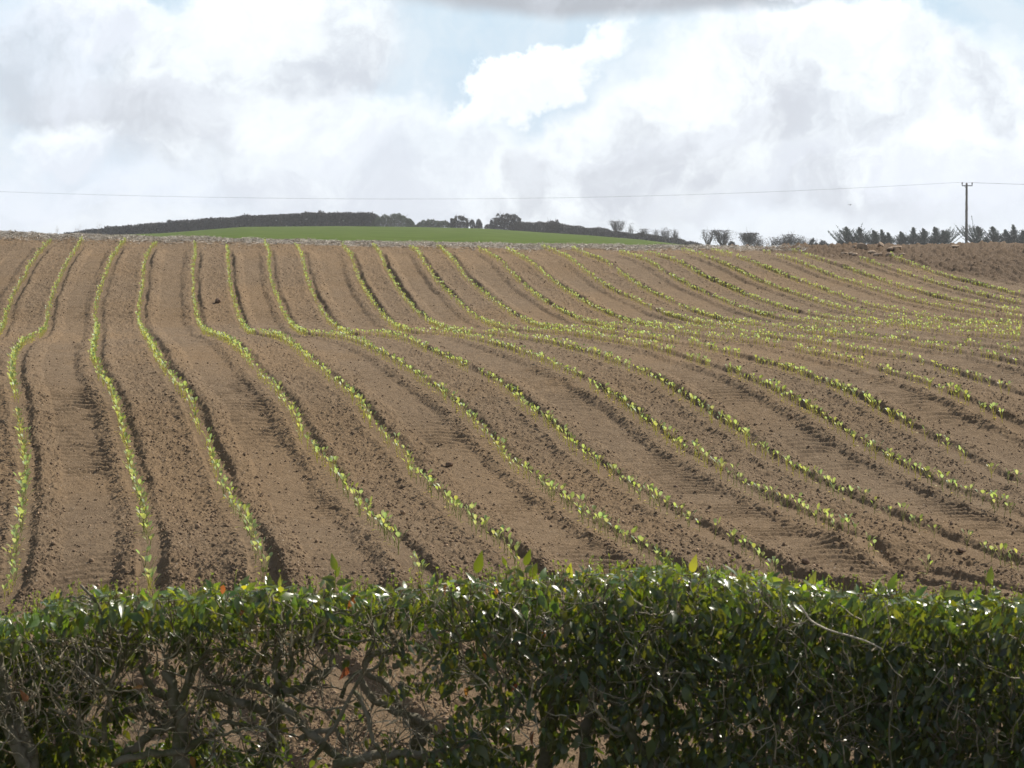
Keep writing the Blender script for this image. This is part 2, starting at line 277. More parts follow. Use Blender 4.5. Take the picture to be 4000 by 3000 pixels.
PYN = np.array([930,970,1020,1070,1120,1170,1210,1245,1270,1290,1305,1320,1340,1370,1410,1470,1550,1660,1800,1970,2180,2450,3050.])
PXN = np.array([-400,200,700,1200,1700,2200,2700,3200,3700,4200.])
DT = np.array(DT)
def pchip(x, y, xn):
    h = np.diff(x)[:, None]; dl = np.diff(y, axis=0) / h
    m = np.zeros_like(y); s = (dl[:-1] * dl[1:]) > 0
    w1 = 2 * h[1:] + h[:-1]; w2 = h[1:] + 2 * h[:-1]
    m[1:-1] = np.where(s, (w1 + w2) / (w1 / np.where(s, dl[:-1], 1) + w2 / np.where(s, dl[1:], 1)), 0)
    m[0] = dl[0]; m[-1] = dl[-1]
    i = np.clip(np.searchsorted(x, xn, side='right') - 1, 0, len(x) - 2); t = ((xn - x[i]) / (x[i + 1] - x[i]))[:, None]; H = h[i]
    return (2*t**3-3*t**2+1)*y[i] + (t**3-2*t**2+t)*H*m[i] + (-2*t**3+3*t**2)*y[i+1] + (t**3-t**2)*H*m[i+1]
TPX = np.arange(-1400, 5401, 50.); TPY = np.arange(930, 3051, 4.)
_a = pchip(PYN, np.log(DT), TPY)                             # rows: py, cols: PXN
_b = pchip(PXN, _a.T, np.clip(TPX, -400, 4200)).T
for _ in range(10):
    _c = _b.copy(); _c[:, 1:-1] = (_b[:, :-2] + 2 * _b[:, 1:-1] + _b[:, 2:]) / 4; _b = _c
for _ in range(4):
    _c = _b.copy(); _c[1:-1] = (_b[:-2] + 2 * _b[1:-1] + _b[2:]) / 4; _b = _c
TD = np.exp(_b)
def dist_at(px, py):
    i = np.clip((np.asarray(py) - 930) / 4, 0, len(TPY) - 1.001); j = np.clip((np.asarray(px) + 1400) / 50, 0, len(TPX) - 1.001)
    a = i.astype(int); b = j.astype(int); u = i - a; v = j - b
    return TD[a, b]*(1-u)*(1-v) + TD[a+1, b]*u*(1-v) + TD[a, b+1]*(1-u)*v + TD[a+1, b+1]*u*v
SKX = [-1400, -400, 0, 150, 300, 600, 900, 1200, 1600, 2000, 2400, 2700, 3000, 3150, 3300, 3600, 3800, 4000, 4400, 5400]
SKY = [900, 905, 912, 916, 920, 928, 936, 942, 949, 957, 961, 963, 966, 962, 958, 955, 953, 951, 945, 935]
ZD = np.arange(0.5, 60.01, 0.05)
ZPY = np.empty((len(TPX), len(ZD))); CREST = np.empty(len(TPX))
for j in range(len(TPX)):
    dd = TD[::-1, j]; pp = TPY[::-1]
    s = (TPY[0] - TPY[8]) / (TD[0, j] - TD[8, j])
    g = np.interp(ZD, dd, pp); g = np.where(ZD > dd[-1], 930 + s * (ZD - dd[-1]), g)
    near = ZD < dd[0]; z0 = (H0 - 3050) / F * dd[0]
    g = np.where(near, H0 - z0 * F / ZD, g)                   # level ground before the first traced row
    S = np.interp(TPX[j], SKX, SKY); w = 5.0
    q = np.clip((g - S) / w, -60, 60); dc = ZD[np.argmax(g < S)]; CREST[j] = dc
    g2 = np.where(g > S + 60, g, S + w * np.log1p(np.exp(q))) + 1.1 * np.maximum(ZD - dc - 1.0, 0) ** 1.4
    ZPY[j] = g2
ZT = (H0 - ZPY) / F * ZD[None]
def zfield(x, d):
    px = 2000 + F * x / np.maximum(d, .3)
    i = np.clip((px + 1400) / 50, 0, len(TPX) - 1.001); j = np.clip((d - .5) / .05, 0, len(ZD) - 1.001)
    a = i.astype(int); b = j.astype(int); u = i - a; v = j - b
    return ZT[a, b]*(1-u)*(1-v) + ZT[a+1, b]*u*(1-v) + ZT[a, b+1]*(1-u)*v + ZT[a+1, b+1]*u*v
def crest(px): return np.interp(px, TPX, CREST)

# plant rows as curves in plan: x of row k as a function of d
RD = np.arange(3.0, 40.01, 0.05); RX = np.full((26, len(RD)), np.nan); ROWPL = {}
for k, r in ROWS.items():
    r = np.array(r, float); s = np.r_[0, np.cumsum(np.hypot(*np.diff(r, axis=0).T))]; t = np.arange(0, s[-1], 8.)
    q = np.c_[np.interp(t, s, r[:, 0]), np.interp(t, s, r[:, 1])]
    for _ in range(12): q[1:-1] = (q[:-2] + 2 * q[1:-1] + q[2:]) / 4
    d = dist_at(q[:, 0], q[:, 1]); x = (q[:, 0] - 2000) / F * d; ROWPL[k] = np.c_[x, d]
    o = np.argsort(d); ds, xs = d[o], x[o]
    m = (RD >= ds[0]) & (RD <= ds[-1]); RX[k, m] = np.interp(RD[m], ds, xs)
# fill the unseen stretches by parallel neighbours
SP = lambda k: (0.60 if k % 2 else 0.79)
for sweep in range(2):
    for k in range(2, 25):
        m = np.isnan(RX[k]) & ~np.isnan(RX[k - 1]); RX[k, m] = RX[k - 1, m] + SP(k - 1) * 1.13
    for k in range(23, 0, -1):
        m = np.isnan(RX[k]) & ~np.isnan(RX[k + 1]); RX[k, m] = RX[k + 1, m] - SP(k) * 1.13
ok = ~np.isnan(RX[5])
for k in range(1, 25):
    f0 = np.argmax(ok); f1 = len(RD) - 1 - np.argmax(ok[::-1])
    RX[k, :f0] = RX[k, f0] + (RD[f0] - RD[:f0]) * .55; RX[k, f1 + 1:] = RX[k, f1] - (RD[f1 + 1:] - RD[f1]) * .3
RX[0] = RX[1] - .9; RX[25] = RX[24] + .9
for k in range(26):
    for _ in range(20): RX[k, 1:-1] = (RX[k, :-2] + 2 * RX[k, 1:-1] + RX[k, 2:]) / 4
def rowcoord(x, d):
    """row number and metres beyond that row, for a line of points at one distance"""
    xi = np.array([np.interp(d, RD, RX[k]) for k in range(26)])
    xi = np.maximum.accumulate(xi + np.arange(26) * 1e-4)
    v = np.interp(x, xi, np.arange(26)); left = x < xi[0]; right = x > xi[-1]
    v = np.where(left, (x - xi[0]) / .7, np.where(right, 25 + (x - xi[-1]) / .7, v))
    return v
HEAD = np.array([np.nanmean(np.gradient(RX[k], RD)) for k in range(26)])

PITS = [(3440, 2145, .16, .07), (3560, 2185, .20, .10), (3640, 2150, .15, .05), (3790, 2185, .15, .04), (2960, 2230, .15, .03), (610, 1345, .2, .03)]
PITP = [(((px - 2000) / F * dist_at(px, py)), dist_at(px, py), r, h) for px, py, r, h in PITS]
def relief(x, d, v):
    """furrows, wheel tracks, clods: height above the smooth land; and how cloddy it is"""
    px = 2000 + F * x / d
    k = np.floor(v); p = v - k; odd = (k.astype(int) % 2) == 1; inside = (v >= 0.0) & (v < 25)
    w = np.where(odd, .60, .79); t = p * w                                      # metres right of row k
    wob = (vnoise(x, d, .5, 3) - .5) * .035 + (vnoise(x, d, .09, 5) - .5) * .022
    tt = t + wob
    # wheel track (right of even rows)
    track = np.interp(tt, [0, .05, .082, .125, .16, .24, .29, .46, .59, .65, .685, .72, .745, .79], [-.022, -.022, -.020, .034, .034, .004, -.022, -.026, -.026, .006, .012, .002, -.018, -.020])
    bed = np.interp(tt, [0, .05, .080, .120, .15, .22, .30, .40, .50, .535, .56, .60], [-.022, -.022, -.018, .026, .028, .006, .004, .006, .012, .006, -.020, -.022])
    depth = (.22 + .95 * vnoise(x, d, 1.5, 5) * (.6 + .8 * vnoise(x, d, .22, 6))) * (1 + .35 * sstep(d, 16, 20)) * .66 + .08
    h = np.where(odd, bed, track) * depth
    edge = np.minimum(t, w - t)
    smooth = 1 - sstep(edge, .045, .085)                                        # pressed strip the plants stand in
    lane = (~odd) * sstep(tt, .25, .30) * (1 - sstep(tt, .56, .62))              # wheel lane
    clod = np.clip(1 - smooth * .90 - lane * .62, 0.04, 1)
    # tyre lugs
    s = d * 1.13
    lug = (np.sin(2 * np.pi * (s / .085 + (tt - .3) * 2.6)) > -.15).astype(float)
    lugm = (~odd) * (sstep(tt, .27, .31) * (1 - sstep(tt, .62, .68))) * sstep(vnoise(x, d, .7, 6), .25, .75)
    lp = np.sin(2 * np.pi * (s / .095 + np.abs(tt - .46) * 3.0 + (vnoise(x, d, .3, 2) - .5) * .5)); h = h + lugm * (.013 + .014 * sstep(tt, .48, .58)) * (2.0 * np.maximum(vnoise(x, d, .13, 10) - .12, 0)) * (np.abs(lp) ** .6 * np.sign(lp) * .5)
    dc = crest(px)
    head = sstep(d, dc - 2.3, dc - 1.7)                                          # unplanted headland along the top
    line = np.interp(px, [2800, 3000, 3500, 4000, 4400], [930, 985, 1032, 1112, 1180])
    dl = dist_at(px, line)
    rough = sstep(d, dl - .15, dl + .35) * (px > 2850) * (d > 10)
    out = 1 - ((v > .35) & (v < 24.9))
    out = np.maximum(out * (d < dc), head)
    h = h * (1 - out) + out * (vnoise(x, d, .5, 7) - .5) * .05
    clod = np.maximum(clod, out * .8)
    c = lumps(x, d, .026, .004, .012, 1, .75) + lumps(x, d, .08, .008, .020, 2, .05) * .8 + lumps(x, d, .045, .006, .016, 3, .5) * .8
    c += (vnoise(x, d, .022, 4) - .5) * .014 + (vnoise(x, d, .06, 8) - .5) * .016 + (vnoise(x, d, .011, 9) - .5) * .006
    h = h + c * clod + (vnoise(x, d, .25, 9) - .5) * .018 * clod
    R = lumps(x, d, .26, .04, .11, 5, .7) * .6 + lumps(x, d, .12, .025, .07, 6, .9) * 1.0 + lumps(x, d, .05, .01, .025, 2, .9) * .9 + (vnoise(x, d, .5, 2) - .5) * .08
    h = h * (1 - rough) + rough * (R - .02)
    for (cx, cy, r, hh) in PITP:
        q = np.exp(-(((x - cx) / r) ** 2 + ((d - cy) / (r * .8)) ** 2)); h = h - hh * q + hh * .6 * np.exp(-(((x - cx + r * 1.4) / r) ** 2 + ((d - cy - r) / r) ** 2))
    return h, np.maximum(clod, rough), rough

# field sheet: lines of constant distance, columns of constant direction
_dp = np.abs(np.diff(ZPY[20:108], axis=1)).max(0) / .05
_dp = np.where(ZD[1:] < 33, np.minimum(np.maximum(_dp, 8), 900), 4)
_cum = np.r_[0, np.cumsum(_dp * .05)]; _sel = (ZD > 4.3)
c0 = np.interp(4.3, ZD, _cum); c1 = np.interp(46, ZD, _cum)
DL = np.interp(np.arange(c0, c1, 2.3), _cum, ZD)
DL = np.r_[np.arange(1.0, 4.3, .1), DL]
US = np.r_[-np.geomspace(14000, 2400, 60)[:-1], np.arange(-2400, 2400, 3.0), np.geomspace(2400, 14000, 60)] / F
GX = US[None] * DL[:, None]; GD = np.repeat(DL[:, None], len(US), 1)
V = np.empty_like(GX)
for i, d in enumerate(DL): V[i] = rowcoord(GX[i], d)
H, CL, RG = relief(GX, GD, V)
GZ = zfield(GX, GD) + H * (np.abs(US)[None] < 1.2)
nr, nc = GX.shape
ii = np.arange(nr - 1)[:, None] * nc + np.arange(nc - 1)[None]
Q = np.stack([ii, ii + 1, ii + nc + 1, ii + nc], -1).reshape(-1, 4)
PXG = 2000 + F * US[None] + 0 * GD
DCR = np.interp(PXG[0], TPX, CREST)[None]
straw = sstep(GD, DCR - .9, DCR - .2) * (1 - sstep(PXG, 2850, 3150)) * (vnoise(GX, GD, .12, 3) > .35)
tint = np.stack([straw, RG, CL], -1).reshape(-1, 3)

def soil_material():
    m = bpy.data.materials.new('soil'); m.use_nodes = True; T = NT(m.node_tree); b = T.n['Principled BSDF']
    b.inputs['Roughness'].default_value = .95; b.inputs['Specular IOR Level'].default_value = .15
    g = T.new('ShaderNodeTexCoord').outputs['Object']
    a = T.new('ShaderNodeAttribute', attribute_name='tint'); sp = T.new('ShaderNodeSeparateColor'); T.l.new(a.outputs[0], sp.inputs[0])
    c = T.mix(T.ss(T.noise(g, 9, 5, .6), .35, .65), (.192, .135, .083), (.248, .179, .112))
    c = T.mix(T.ss(T.noise(g, 60, 4, .65), .40, .70), c, (.195, .142, .092))
    c = T.mix(T.ss(T.noise(g, .35, 3, .5), .40, .62, 0, .45), c, (.255, .170, .092))
    vo = T.new('ShaderNodeTexVoronoi'); T.l.new(g, vo.inputs['Vector']); vo.inputs['Scale'].default_value = 48
    vc = T.new('ShaderNodeSeparateColor'); T.l.new(vo.outputs['Color'], vc.inputs[0])
    speck = T.m('MULTIPLY', T.ss(vo.outputs['Distance'], .30, .18), T.ss(vc.outputs[0], .90, .94))
    c = T.mix(T.m('MULTIPLY', speck, .6), c, (.50, .42, .34))
    c = T.mix(T.m('MULTIPLY', sp.outputs[0], .75), c, (.42, .38, .33))
    c = T.mix(T.m('MULTIPLY', sp.outputs[1], .8), c, (.115, .078, .050))
    T.l.new(c, b.inputs['Base Color'])
    bn = T.new('ShaderNodeBump'); bn.inputs['Distance'].default_value = .018; bn.inputs['Strength'].default_value = 1.0
    T.l.new(T.noise(g, 85, 6, .72), bn.inputs['Height']); T.l.new(bn.outputs[0], b.inputs['Normal'])
    return m
SOIL = soil_material()
field = obj('field', mesh('field', np.stack([GX, GD, GZ], -1).reshape(-1, 3), [Q], SOIL, True, tint))
tag(field, kind='structure')

# wider land: grass hill beyond the ploughed field, level ground behind the camera
GTX = [-1400, 250, 450, 633, 950, 1329, 1616, 1900, 2100, 2300, 2500, 2680, 2900, 4400, 5400]
GTY = [935, 924, 917, 911, 886, 883, 886, 893, 906, 919, 935, 957, 975, 985, 985]
def land_z(x, y):
    r = np.hypot(x, y); a = np.arctan2(x, y); px = 2000 + F * np.tan(np.clip(a, -.5, .5)); d = r * np.cos(np.clip(a, -.5, .5))
    S = np.interp(px, SKX, SKY); G = np.interp(px, GTX, GTY)
    py = np.where(d < 240, S + 14 + (G - S - 14) * sstep(d, 60, 240) ** .8, G + 10 * sstep(d, 240, 330) + 200 * sstep(d, 300, 3000))
    zl = (H0 - py) / F * d
    zl = np.where(d > 245, np.minimum(zl, (H0 - G - 2) / F * 245 * (1 - .9 * sstep(d, 245, 1100))), zl)
    zn = zfield(np.tan(np.clip(a, -.5, .5)) * d, np.clip(d, .5, 59)) - .7
    z = np.where(d < 40, zn, zn * (1 - sstep(d, 40, 70)) + zl * sstep(d, 40, 70))
    w = sstep(np.abs(a), .6, 1.7)
    return z * (1 - w) + w * (-2.3 + 3.0 * sstep(r, 60, 900))
LR = np.r_[0.3, np.geomspace(1, 5000, 170)]; LA = np.r_[np.linspace(-math.pi, -.7, 60)[:-1], np.linspace(-.7, .7, 260), np.linspace(.7, math.pi, 60)[1:]]
lx = np.sin(LA)[None] * LR[:, None]; ly = np.cos(LA)[None] * LR[:, None]
lz = land_z(lx, ly); nr, nc = lx.shape
ii = np.arange(nr - 1)[:, None] * nc + np.arange(nc - 1)[None]
GRASS = mat('grass_land', (.072, .112, .020), 1.0, .0, var=(.098, .138, .032), scale=.25)
land = obj('grass_hill', mesh('grass_hill', np.stack([lx, ly, lz], -1).reshape(-1, 3), [np.stack([ii, ii + 1, ii + nc + 1, ii + nc], -1).reshape(-1, 4)], GRASS))
tag(land, kind='structure')

# ------------------------------------------------------------------ loose clods and straw on the soil
def ico():
    t = (1 + 5 ** .5) / 2
    v = np.array([(-1,t,0),(1,t,0),(-1,-t,0),(1,-t,0),(0,-1,t),(0,1,t),(0,-1,-t),(0,1,-t),(t,0,-1),(t,0,1),(-t,0,-1),(-t,0,1)], float); v /= np.linalg.norm(v[0])
    f = np.array([(0,11,5),(0,5,1),(0,1,7),(0,7,10),(0,10,11),(1,5,9),(5,11,4),(11,10,2),(10,7,6),(7,1,8),(3,9,4),(3,4,2),(3,2,6),(3,6,8),(3,8,9),(4,9,5),(2,4,11),(6,2,10),(8,6,7),(9,8,1)])
    return v, f
IV, IF = ico()
def surf(x, d):
    x = np.atleast_1d(np.asarray(x, float)); d = np.atleast_1d(np.asarray(d, float))
    o = np.empty(len(x)); cl = np.empty(len(x))
    bins = np.round(d / .02).astype(int)
    for b in np.unique(bins):
        m = bins == b; v = rowcoord(x[m], b * .02); h, c, _ = relief(x[m], d[m], v); o[m] = zfield(x[m], d[m]) + h; cl[m] = c
    return o, cl
N = 34000
px = RNG.uniform(-150, 4150, N * 2); py = np.concatenate([RNG.uniform(935, 1300, N // 2), RNG.uniform(1300, 3000, 2 * N - N // 2)])
d = dist_at(px, py); x = (px - 2000) / F * d; z, cl = surf(x, d)
keep = (RNG.random(2 * N) < cl ** 1.5 * .8); x, d, z = x[keep], d[keep], z[keep]; n = len(x)
r = .004 + .007 * RNG.random(n) ** 2.5 + (RNG.random(n) < .004) * .010
VV = IV[None] * (1 + RNG.normal(0, .20, (n, 12, 1))) * (r[:, None] * RNG.uniform(.7, 1.35, (n, 3)))[:, None]
VV = VV + np.stack([x, d, z + r * .25], -1)[:, None]
sh = RNG.uniform(.72, 1.12, (n, 1, 1)) * np.ones((1, 12, 3)); pale = RNG.random(n) < .035; sh[pale] *= 1.9
CLOD = mat('clod', (.215, .152, .100), .95, .15, attr='tint')
o = obj('clods', mesh('clods', VV.reshape(-1, 3), [(IF[None] + np.arange(n)[:, None, None] * 12).reshape(-1, 3)], CLOD, False, sh.reshape(-1, 3)))
tag(o, 'small crumbs of dry brown soil strewn between the seedling rows', 'clods', kind='stuff')

# pale straw and stubble lying along the top edge of the field
N = 15000
px = RNG.uniform(-300, 3150, N) ; dc = crest(px); d = dc + RNG.normal(-.15, .38, N); x = (px - 2000) / F * d
z, _ = surf(x, d); keep = RNG.random(N) < np.interp(px, [-300, 2600, 3150], [1, .9, .25]); x, d, z = x[keep], d[keep], z[keep]; n = len(x)
a = RNG.uniform(0, 2 * np.pi, n); ln = RNG.uniform(.02, .06, n); wd = RNG.uniform(.003, .008, n); up = RNG.uniform(-.2, .8, n) ** 2 * ln
dx = np.stack([np.cos(a) * ln, np.sin(a) * ln, up], -1); wx = np.stack([-np.sin(a) * wd, np.cos(a) * wd, wd * .5], -1); c = np.stack([x, d, z + .012 + RNG.uniform(0, .03, n)], -1)
VV = np.stack([c - dx - wx, c + dx - wx, c + dx + wx, c - dx + wx], 1)
sh = RNG.uniform(.45, 1.15, (n, 1, 1)) * np.ones((1, 4, 3))
STRAW = mat('straw', (.50, .46, .40), .6, .4, trans=.2, attr='tint')
o = obj('straw', mesh('straw', VV.reshape(-1, 3), [np.arange(4 * n).reshape(-1, 4)], STRAW, False, sh.reshape(-1, 3)))
tag(o, 'pale grey straw and stubble scattered along the top edge of the field', 'straw', kind='stuff')

# ------------------------------------------------------------------ seedlings
SEEDLEAF = mat('seedling_leaf', (.25, .35, .14), .42, .5, trans=.52, tcol=(.54, .64, .15), attr='tint', scale=60)
STEM = mat('seedling_stem', (.34, .36, .13), .6, .3, trans=.25, tcol=(.5, .5, .12))
def leaf_blade(P, dirv, up, L, W, cup=.25, droop=.3):
    """paddle shaped blade; returns verts, quads"""
    dirv = dirv / np.linalg.norm(dirv); side = np.cross(dirv, up); side /= np.linalg.norm(side) + 1e-9; nn = np.cross(side, dirv)
    st = [0, .22, .5, .78, 1.0]; wd = [.10, .62, 1.0, .80, .18]; V = []
    for s, w in zip(st, wd):
        c = P + dirv * L * s - np.array([0, 0, 1]) * droop * L * s * s
        V += [c + side * W * w * .5 + nn * cup * W * w * .5, c, c - side * W * w * .5 + nn * cup * W * w * .5]
    Q = []
    for i in range(4):
        a = i * 3; Q += [(a, a + 1, a + 4, a + 3), (a + 1, a + 2, a + 5, a + 4)]
    return np.array(V), np.array(Q)
def seedling(rng, rich=True):
    stems = MB(); leaves = MB(); old = MB(); nl = rng.integers(3, 5)
    h = rng.uniform(.070, .100); lean = rng.normal(0, .012, 2)
    P0 = np.array([0, 0, -.012]); P1 = np.array([lean[0] * .4, lean[1] * .4, h * .28]); a0 = rng.uniform(0, 6.28)
    stems.tube([P0, P1], [.0022, .0018], 4, cap=False)
    for i in range(nl):
        a = a0 + i * 2.4 + rng.normal(0, .3); e = rng.uniform(.18, .6) if i else .12
        dv = np.array([math.cos(a) * e, math.sin(a) * e, 1.0]); dv /= np.linalg.norm(dv)
        hh = h * rng.uniform(.45, .75)
        pe = P1 + dv * hh
        stems.tube([P1, P1 + dv * hh * .5 + np.array([0, 0, .003]), pe], [.0016, .0013, .0011], 3, cap=False)
        b = dv + np.array([math.cos(a), math.sin(a), 0]) * rng.uniform(.0, .45)
        up = np.array([-math.cos(a), -math.sin(a), .7 + e])
        V, Q = leaf_blade(pe, b, up, rng.uniform(.024, .040), rng.uniform(.013, .023), rng.uniform(.1, .4), rng.uniform(.05, .35))
        g = rng.uniform(.75, 1.15); leaves.add(V, None, Q, (g * rng.uniform(.85, 1.2), g, g * rng.uniform(.7, 1.5)))
    ny = int(rng.random() < .6)
    for i in range(ny):
        a = rng.uniform(0, 6.28); dv = np.array([math.cos(a), math.sin(a), .25])
        pe = P1 * .5 + dv * .022
        stems.tube([P1 * .5, pe], [.0013, .001], 3, cap=False)
        V, Q = leaf_blade(pe, dv + np.array([0, 0, -.2]), np.array([0, 0, 1.]), .020, .014, .1, .3)
        old.add(V, None, Q, (1.7, 1.15, .5) if rng.random() < .6 else (1.9, 1.3, 1.5))
    return stems, leaves, old
PLANTS = []
rng = np.random.default_rng(5)
for k, pl in ROWPL.items():
    s = np.r_[0, np.cumsum(np.hypot(*np.diff(pl, axis=0).T))]; t = 0
    gap = 0
    while t < s[-1]:
        xx = np.interp(t, s, pl[:, 0]); dd = np.interp(t, s, pl[:, 1]); px = 2000 + F * xx / dd
        py_ = None
        t += rng.uniform(.045, .095) * (.98 if px < 2000 else (.80 if dd > 13 else .92)) * (1.15 if dd < 12 else 1)
        if rng.random() < .015: t += rng.uniform(.1, .3)
        if -60 < px < 4060: PLANTS.append((xx + rng.normal(0, .012), dd + rng.normal(0, .012), k))
# two torn stretches of the rows on the right where few plants survive
def pyof(x, d): return H0 - F * zfield(np.array([x]), np.array([d]))[0] / d
PLANTS = [p for p in PLANTS if not (p[2] == 8 and 9.2 < p[1] < 8.2)]
PA = np.array([(p[0], p[1]) for p in PLANTS]); KZ = np.array([p[2] for p in PLANTS])
PZ, _ = surf(PA[:, 0], PA[:, 1])
PPX = 2000 + F * PA[:, 0] / PA[:, 1]; PPY = H0 - F * PZ / PA[:, 1]
# thin out where the photograph shows bare stretches
thin = ((KZ == 13) & (PPX > 3300)) | ((KZ == 12) & (PPX > 3500)) | ((KZ >= 8) & (KZ <= 10) & (PPY > 1950)) | ((KZ == 16) & (PPX > 3000)) | ((KZ == 15) & (PPX > 3500)) | ((KZ == 14) & (PPX > 3300))
keep = ~(thin & (rng.random(len(KZ)) < .26)) & ~((KZ == 16) & (PPX > 2950) & (rng.random(len(KZ)) < .5)) & ~((KZ == 9) & (abs(PPX - 3500) < 130) & (rng.random(len(KZ)) < .6))
PA, KZ, PZ, PPX, PPY = PA[keep], KZ[keep], PZ[keep], PPX[keep], PPY[keep]
vis = (PPX > 5) & (PPX < 3995) & (PPY < 2290)
order = np.argsort(np.where(vis, PA[:, 1], 99))[:300]
near = set(order.tolist())
PROTO = []
for i in range(12):
    st, lv, od = seedling(rng); PROTO.append((st, lv, od))
ORD = ['', 'first', 'second', 'third', 'fourth', 'fifth', 'sixth', 'seventh', 'eighth', 'ninth', 'tenth', 'eleventh', 'twelfth', 'thirteenth', 'fourteenth', 'fifteenth', 'sixteenth']
pm = []
for i, (st, lv, od) in enumerate(PROTO):
    mk = lambda mb, nm, mt: (mesh(nm, np.vstack(mb.V), [np.vstack(mb.T) if mb.T else [], np.vstack(mb.Q)], mt, True, np.vstack(mb.C)) if mb.V else None)
    pm.append((mk(st, 'stem', STEM), mk(lv, 'leaves', SEEDLEAF), mk(od, 'yellow_leaf', SEEDLEAF)))
BP = MB()
for i in range(len(KZ)):
    j = int(rng.integers(0, 12)); sc = rng.uniform(.98, 1.5) * (.84 if PA[i, 1] > 13 else 1); rz = rng.uniform(0, 6.28)
    loc = (PA[i, 0], PA[i, 1], PZ[i] - .002)
    if i in near:
        e = empty('seedling', loc, rz); e.scale = (sc,) * 3
        obj('stem', pm[j][0], e); obj('leaves', pm[j][1], e)
        yl = pm[j][2] is not None
        if yl: obj('yellow_leaf', pm[j][2], e)
        size = 'short' if sc < 1.12 else ('tall' if sc > 1.35 else 'young')
        where = 'cut off low on the left' if KZ[i] == 1 else 'counted from the left at the foot of the field'
        tag(e, '%s cabbage seedling%s in the %s planted row from the left' % (size, ' with yellowed lowest leaf' if yl else '', ORD[min(KZ[i], 16)]), 'seedling', 'cabbage seedlings planted out in rows')
    else:
        c, s_ = math.cos(rz) * sc, math.sin(rz) * sc; R = np.array([[c, -s_, 0], [s_, c, 0], [0, 0, sc]])
        for q, mb in enumerate(PROTO[j]):
            for a in range(len(mb.V)): pass
        BP.add(np.zeros((0, 3))) if False else None
        pm_i = PROTO[j]
        BP.n = BP.n
        for q, mb in enumerate(pm_i):
            if not mb.V: continue
            Vv = np.vstack(mb.V) @ R.T + np.array(loc); Tt = np.vstack(mb.T) if mb.T else None
            cc = np.vstack(mb.C) if q else np.tile([1.6, 1.25, 1.3], (len(Vv), 1))
            BP.add(Vv, Tt, np.vstack(mb.Q), cc)
o = BP.build('seedlings', SEEDLEAF)
tag(o, 'bright green cabbage seedlings in long curving rows up the far slope', 'seedlings', kind='stuff')
print('SEEDLINGS', len(KZ), 'near', len(near), 'farthest near', PA[order[-1]])

# ------------------------------------------------------------------ stones
ROCK = mat('rock', (.46, .36, .27), .9, .2, var=(.34, .25, .18), scale=14, bump=.01, bscale=40)
DARKCLOD = mat('dark_clod', (.15, .10, .07), .95, .1, var=(.21, .145, .10), scale=40, bump=.006, bscale=90)
def rock(name, px, py, wpx, hpx, label, cat, m, group=None, dd=None, ang=.25):
    d = float(dist_at(px, py)) if dd is None else dd; x = (px - 2000) / F * d; z = float(surf(x, d)[0][0]) if dd is None else (H0 - py) / F * d
    r = wpx / F * d / 2; hz = hpx / F * d / 2
    V, f = IV.copy(), IF
    for _ in range(2):                                # subdivide, then chip flat facets
        e = {}; nv = list(V); nf = []
        def mid(a, b):
            k = (min(a, b), max(a, b))
            if k not in e: e[k] = len(nv); v = (nv[a] + nv[b]); nv.append(v / np.linalg.norm(v))
            return e[k]
        for a, b, c in f:
            ab, bc, ca = mid(a, b), mid(b, c), mid(c, a); nf += [(a, ab, ca), (b, bc, ab), (c, ca, bc), (ab, bc, ca)]
        V, f = np.array(nv), np.array(nf)
    for _ in range(11):
        n_ = RNG.normal(size=3); n_ /= np.linalg.norm(n_); h = RNG.uniform(.62, .9); q = V @ n_; V = V - np.maximum(q - h, 0)[:, None] * n_
    V = V * (1 + RNG.normal(0, .025, (len(V), 1))) * np.array([r, r * RNG.uniform(.7, 1.1), hz]) * 1.15
    a = RNG.uniform(-ang, ang); V[:, [0, 2]] = V[:, [0, 2]] @ np.array([[math.cos(a), math.sin(a)], [-math.sin(a), math.cos(a)]])
    o = obj(name, mesh(name, V, [f], m, False), loc=(x, d, z + hz * .75))
    return tag(o, label, cat, group)
G = 'pale stones turned up at the top right edge of the field'
for px, py, w, h, lab in [(3372, 974, 46, 30, 'large blocky pale stone, highest of the stones beneath the conifers'),
        (3400, 990, 40, 15, 'low flat tan stone just under the large blocky one'), (3440, 972, 26, 24, 'small upright pale stone between the large stones and the next heap'),
        (3500, 978, 52, 20, 'long pale slab of stone, leading the right-hand heap of stones'), (3478, 980, 24, 14, 'little tan stone at the left end of the long slab'),
        (3325, 996, 36, 16, 'flat tan stone at the lower left of the stone heap'), (3340, 1000, 22, 14, 'small pale stone low down, right beside the flat tan stone'),
        (3425, 1000, 38, 16, 'rounded tan stone in the lower middle of the stone heap'), (3480, 1000, 40, 18, 'wide tan stone below the long pale slab'),
        (3296, 990, 30, 12, 'thin flat stone at the left tail of the stone heap'), (3250, 998, 18, 10, 'tiny tan stone standing apart to the left of the heap'),
        (3525, 998, 26, 14, 'small brown stone at the right end of the stone heap'), (3730, 970, 34, 14, 'low flat stone on the clods left of the pole foot'),
        (3335, 970, 22, 12, 'small tan stone against the left side of the large blocky one')]:
    rock('stone', px, py, w, h, lab, 'stone', ROCK, G)
rock('stone', 851, 1184, 26, 20, 'single dark brown stone lying between two rows on the far slope', 'stone', DARKCLOD)
rock('clod_lump', 3148, 2212, 30, 26, 'black lump of earth in the wheel track above the hedge', 'clod', DARKCLOD)
rock('clod_lump', 2640, 1896, 22, 12, 'dark flat lump of earth in the wheel track right of centre', 'clod', DARKCLOD)
rock('clod_lump', 3757, 2152, 30, 18, 'dark clod beside the eleventh row near the right edge', 'clod', DARKCLOD)
rock('clod_lump', 1755, 1820, 36, 18, 'broad dark clod in the wheel track left of centre', 'clod', DARKCLOD)
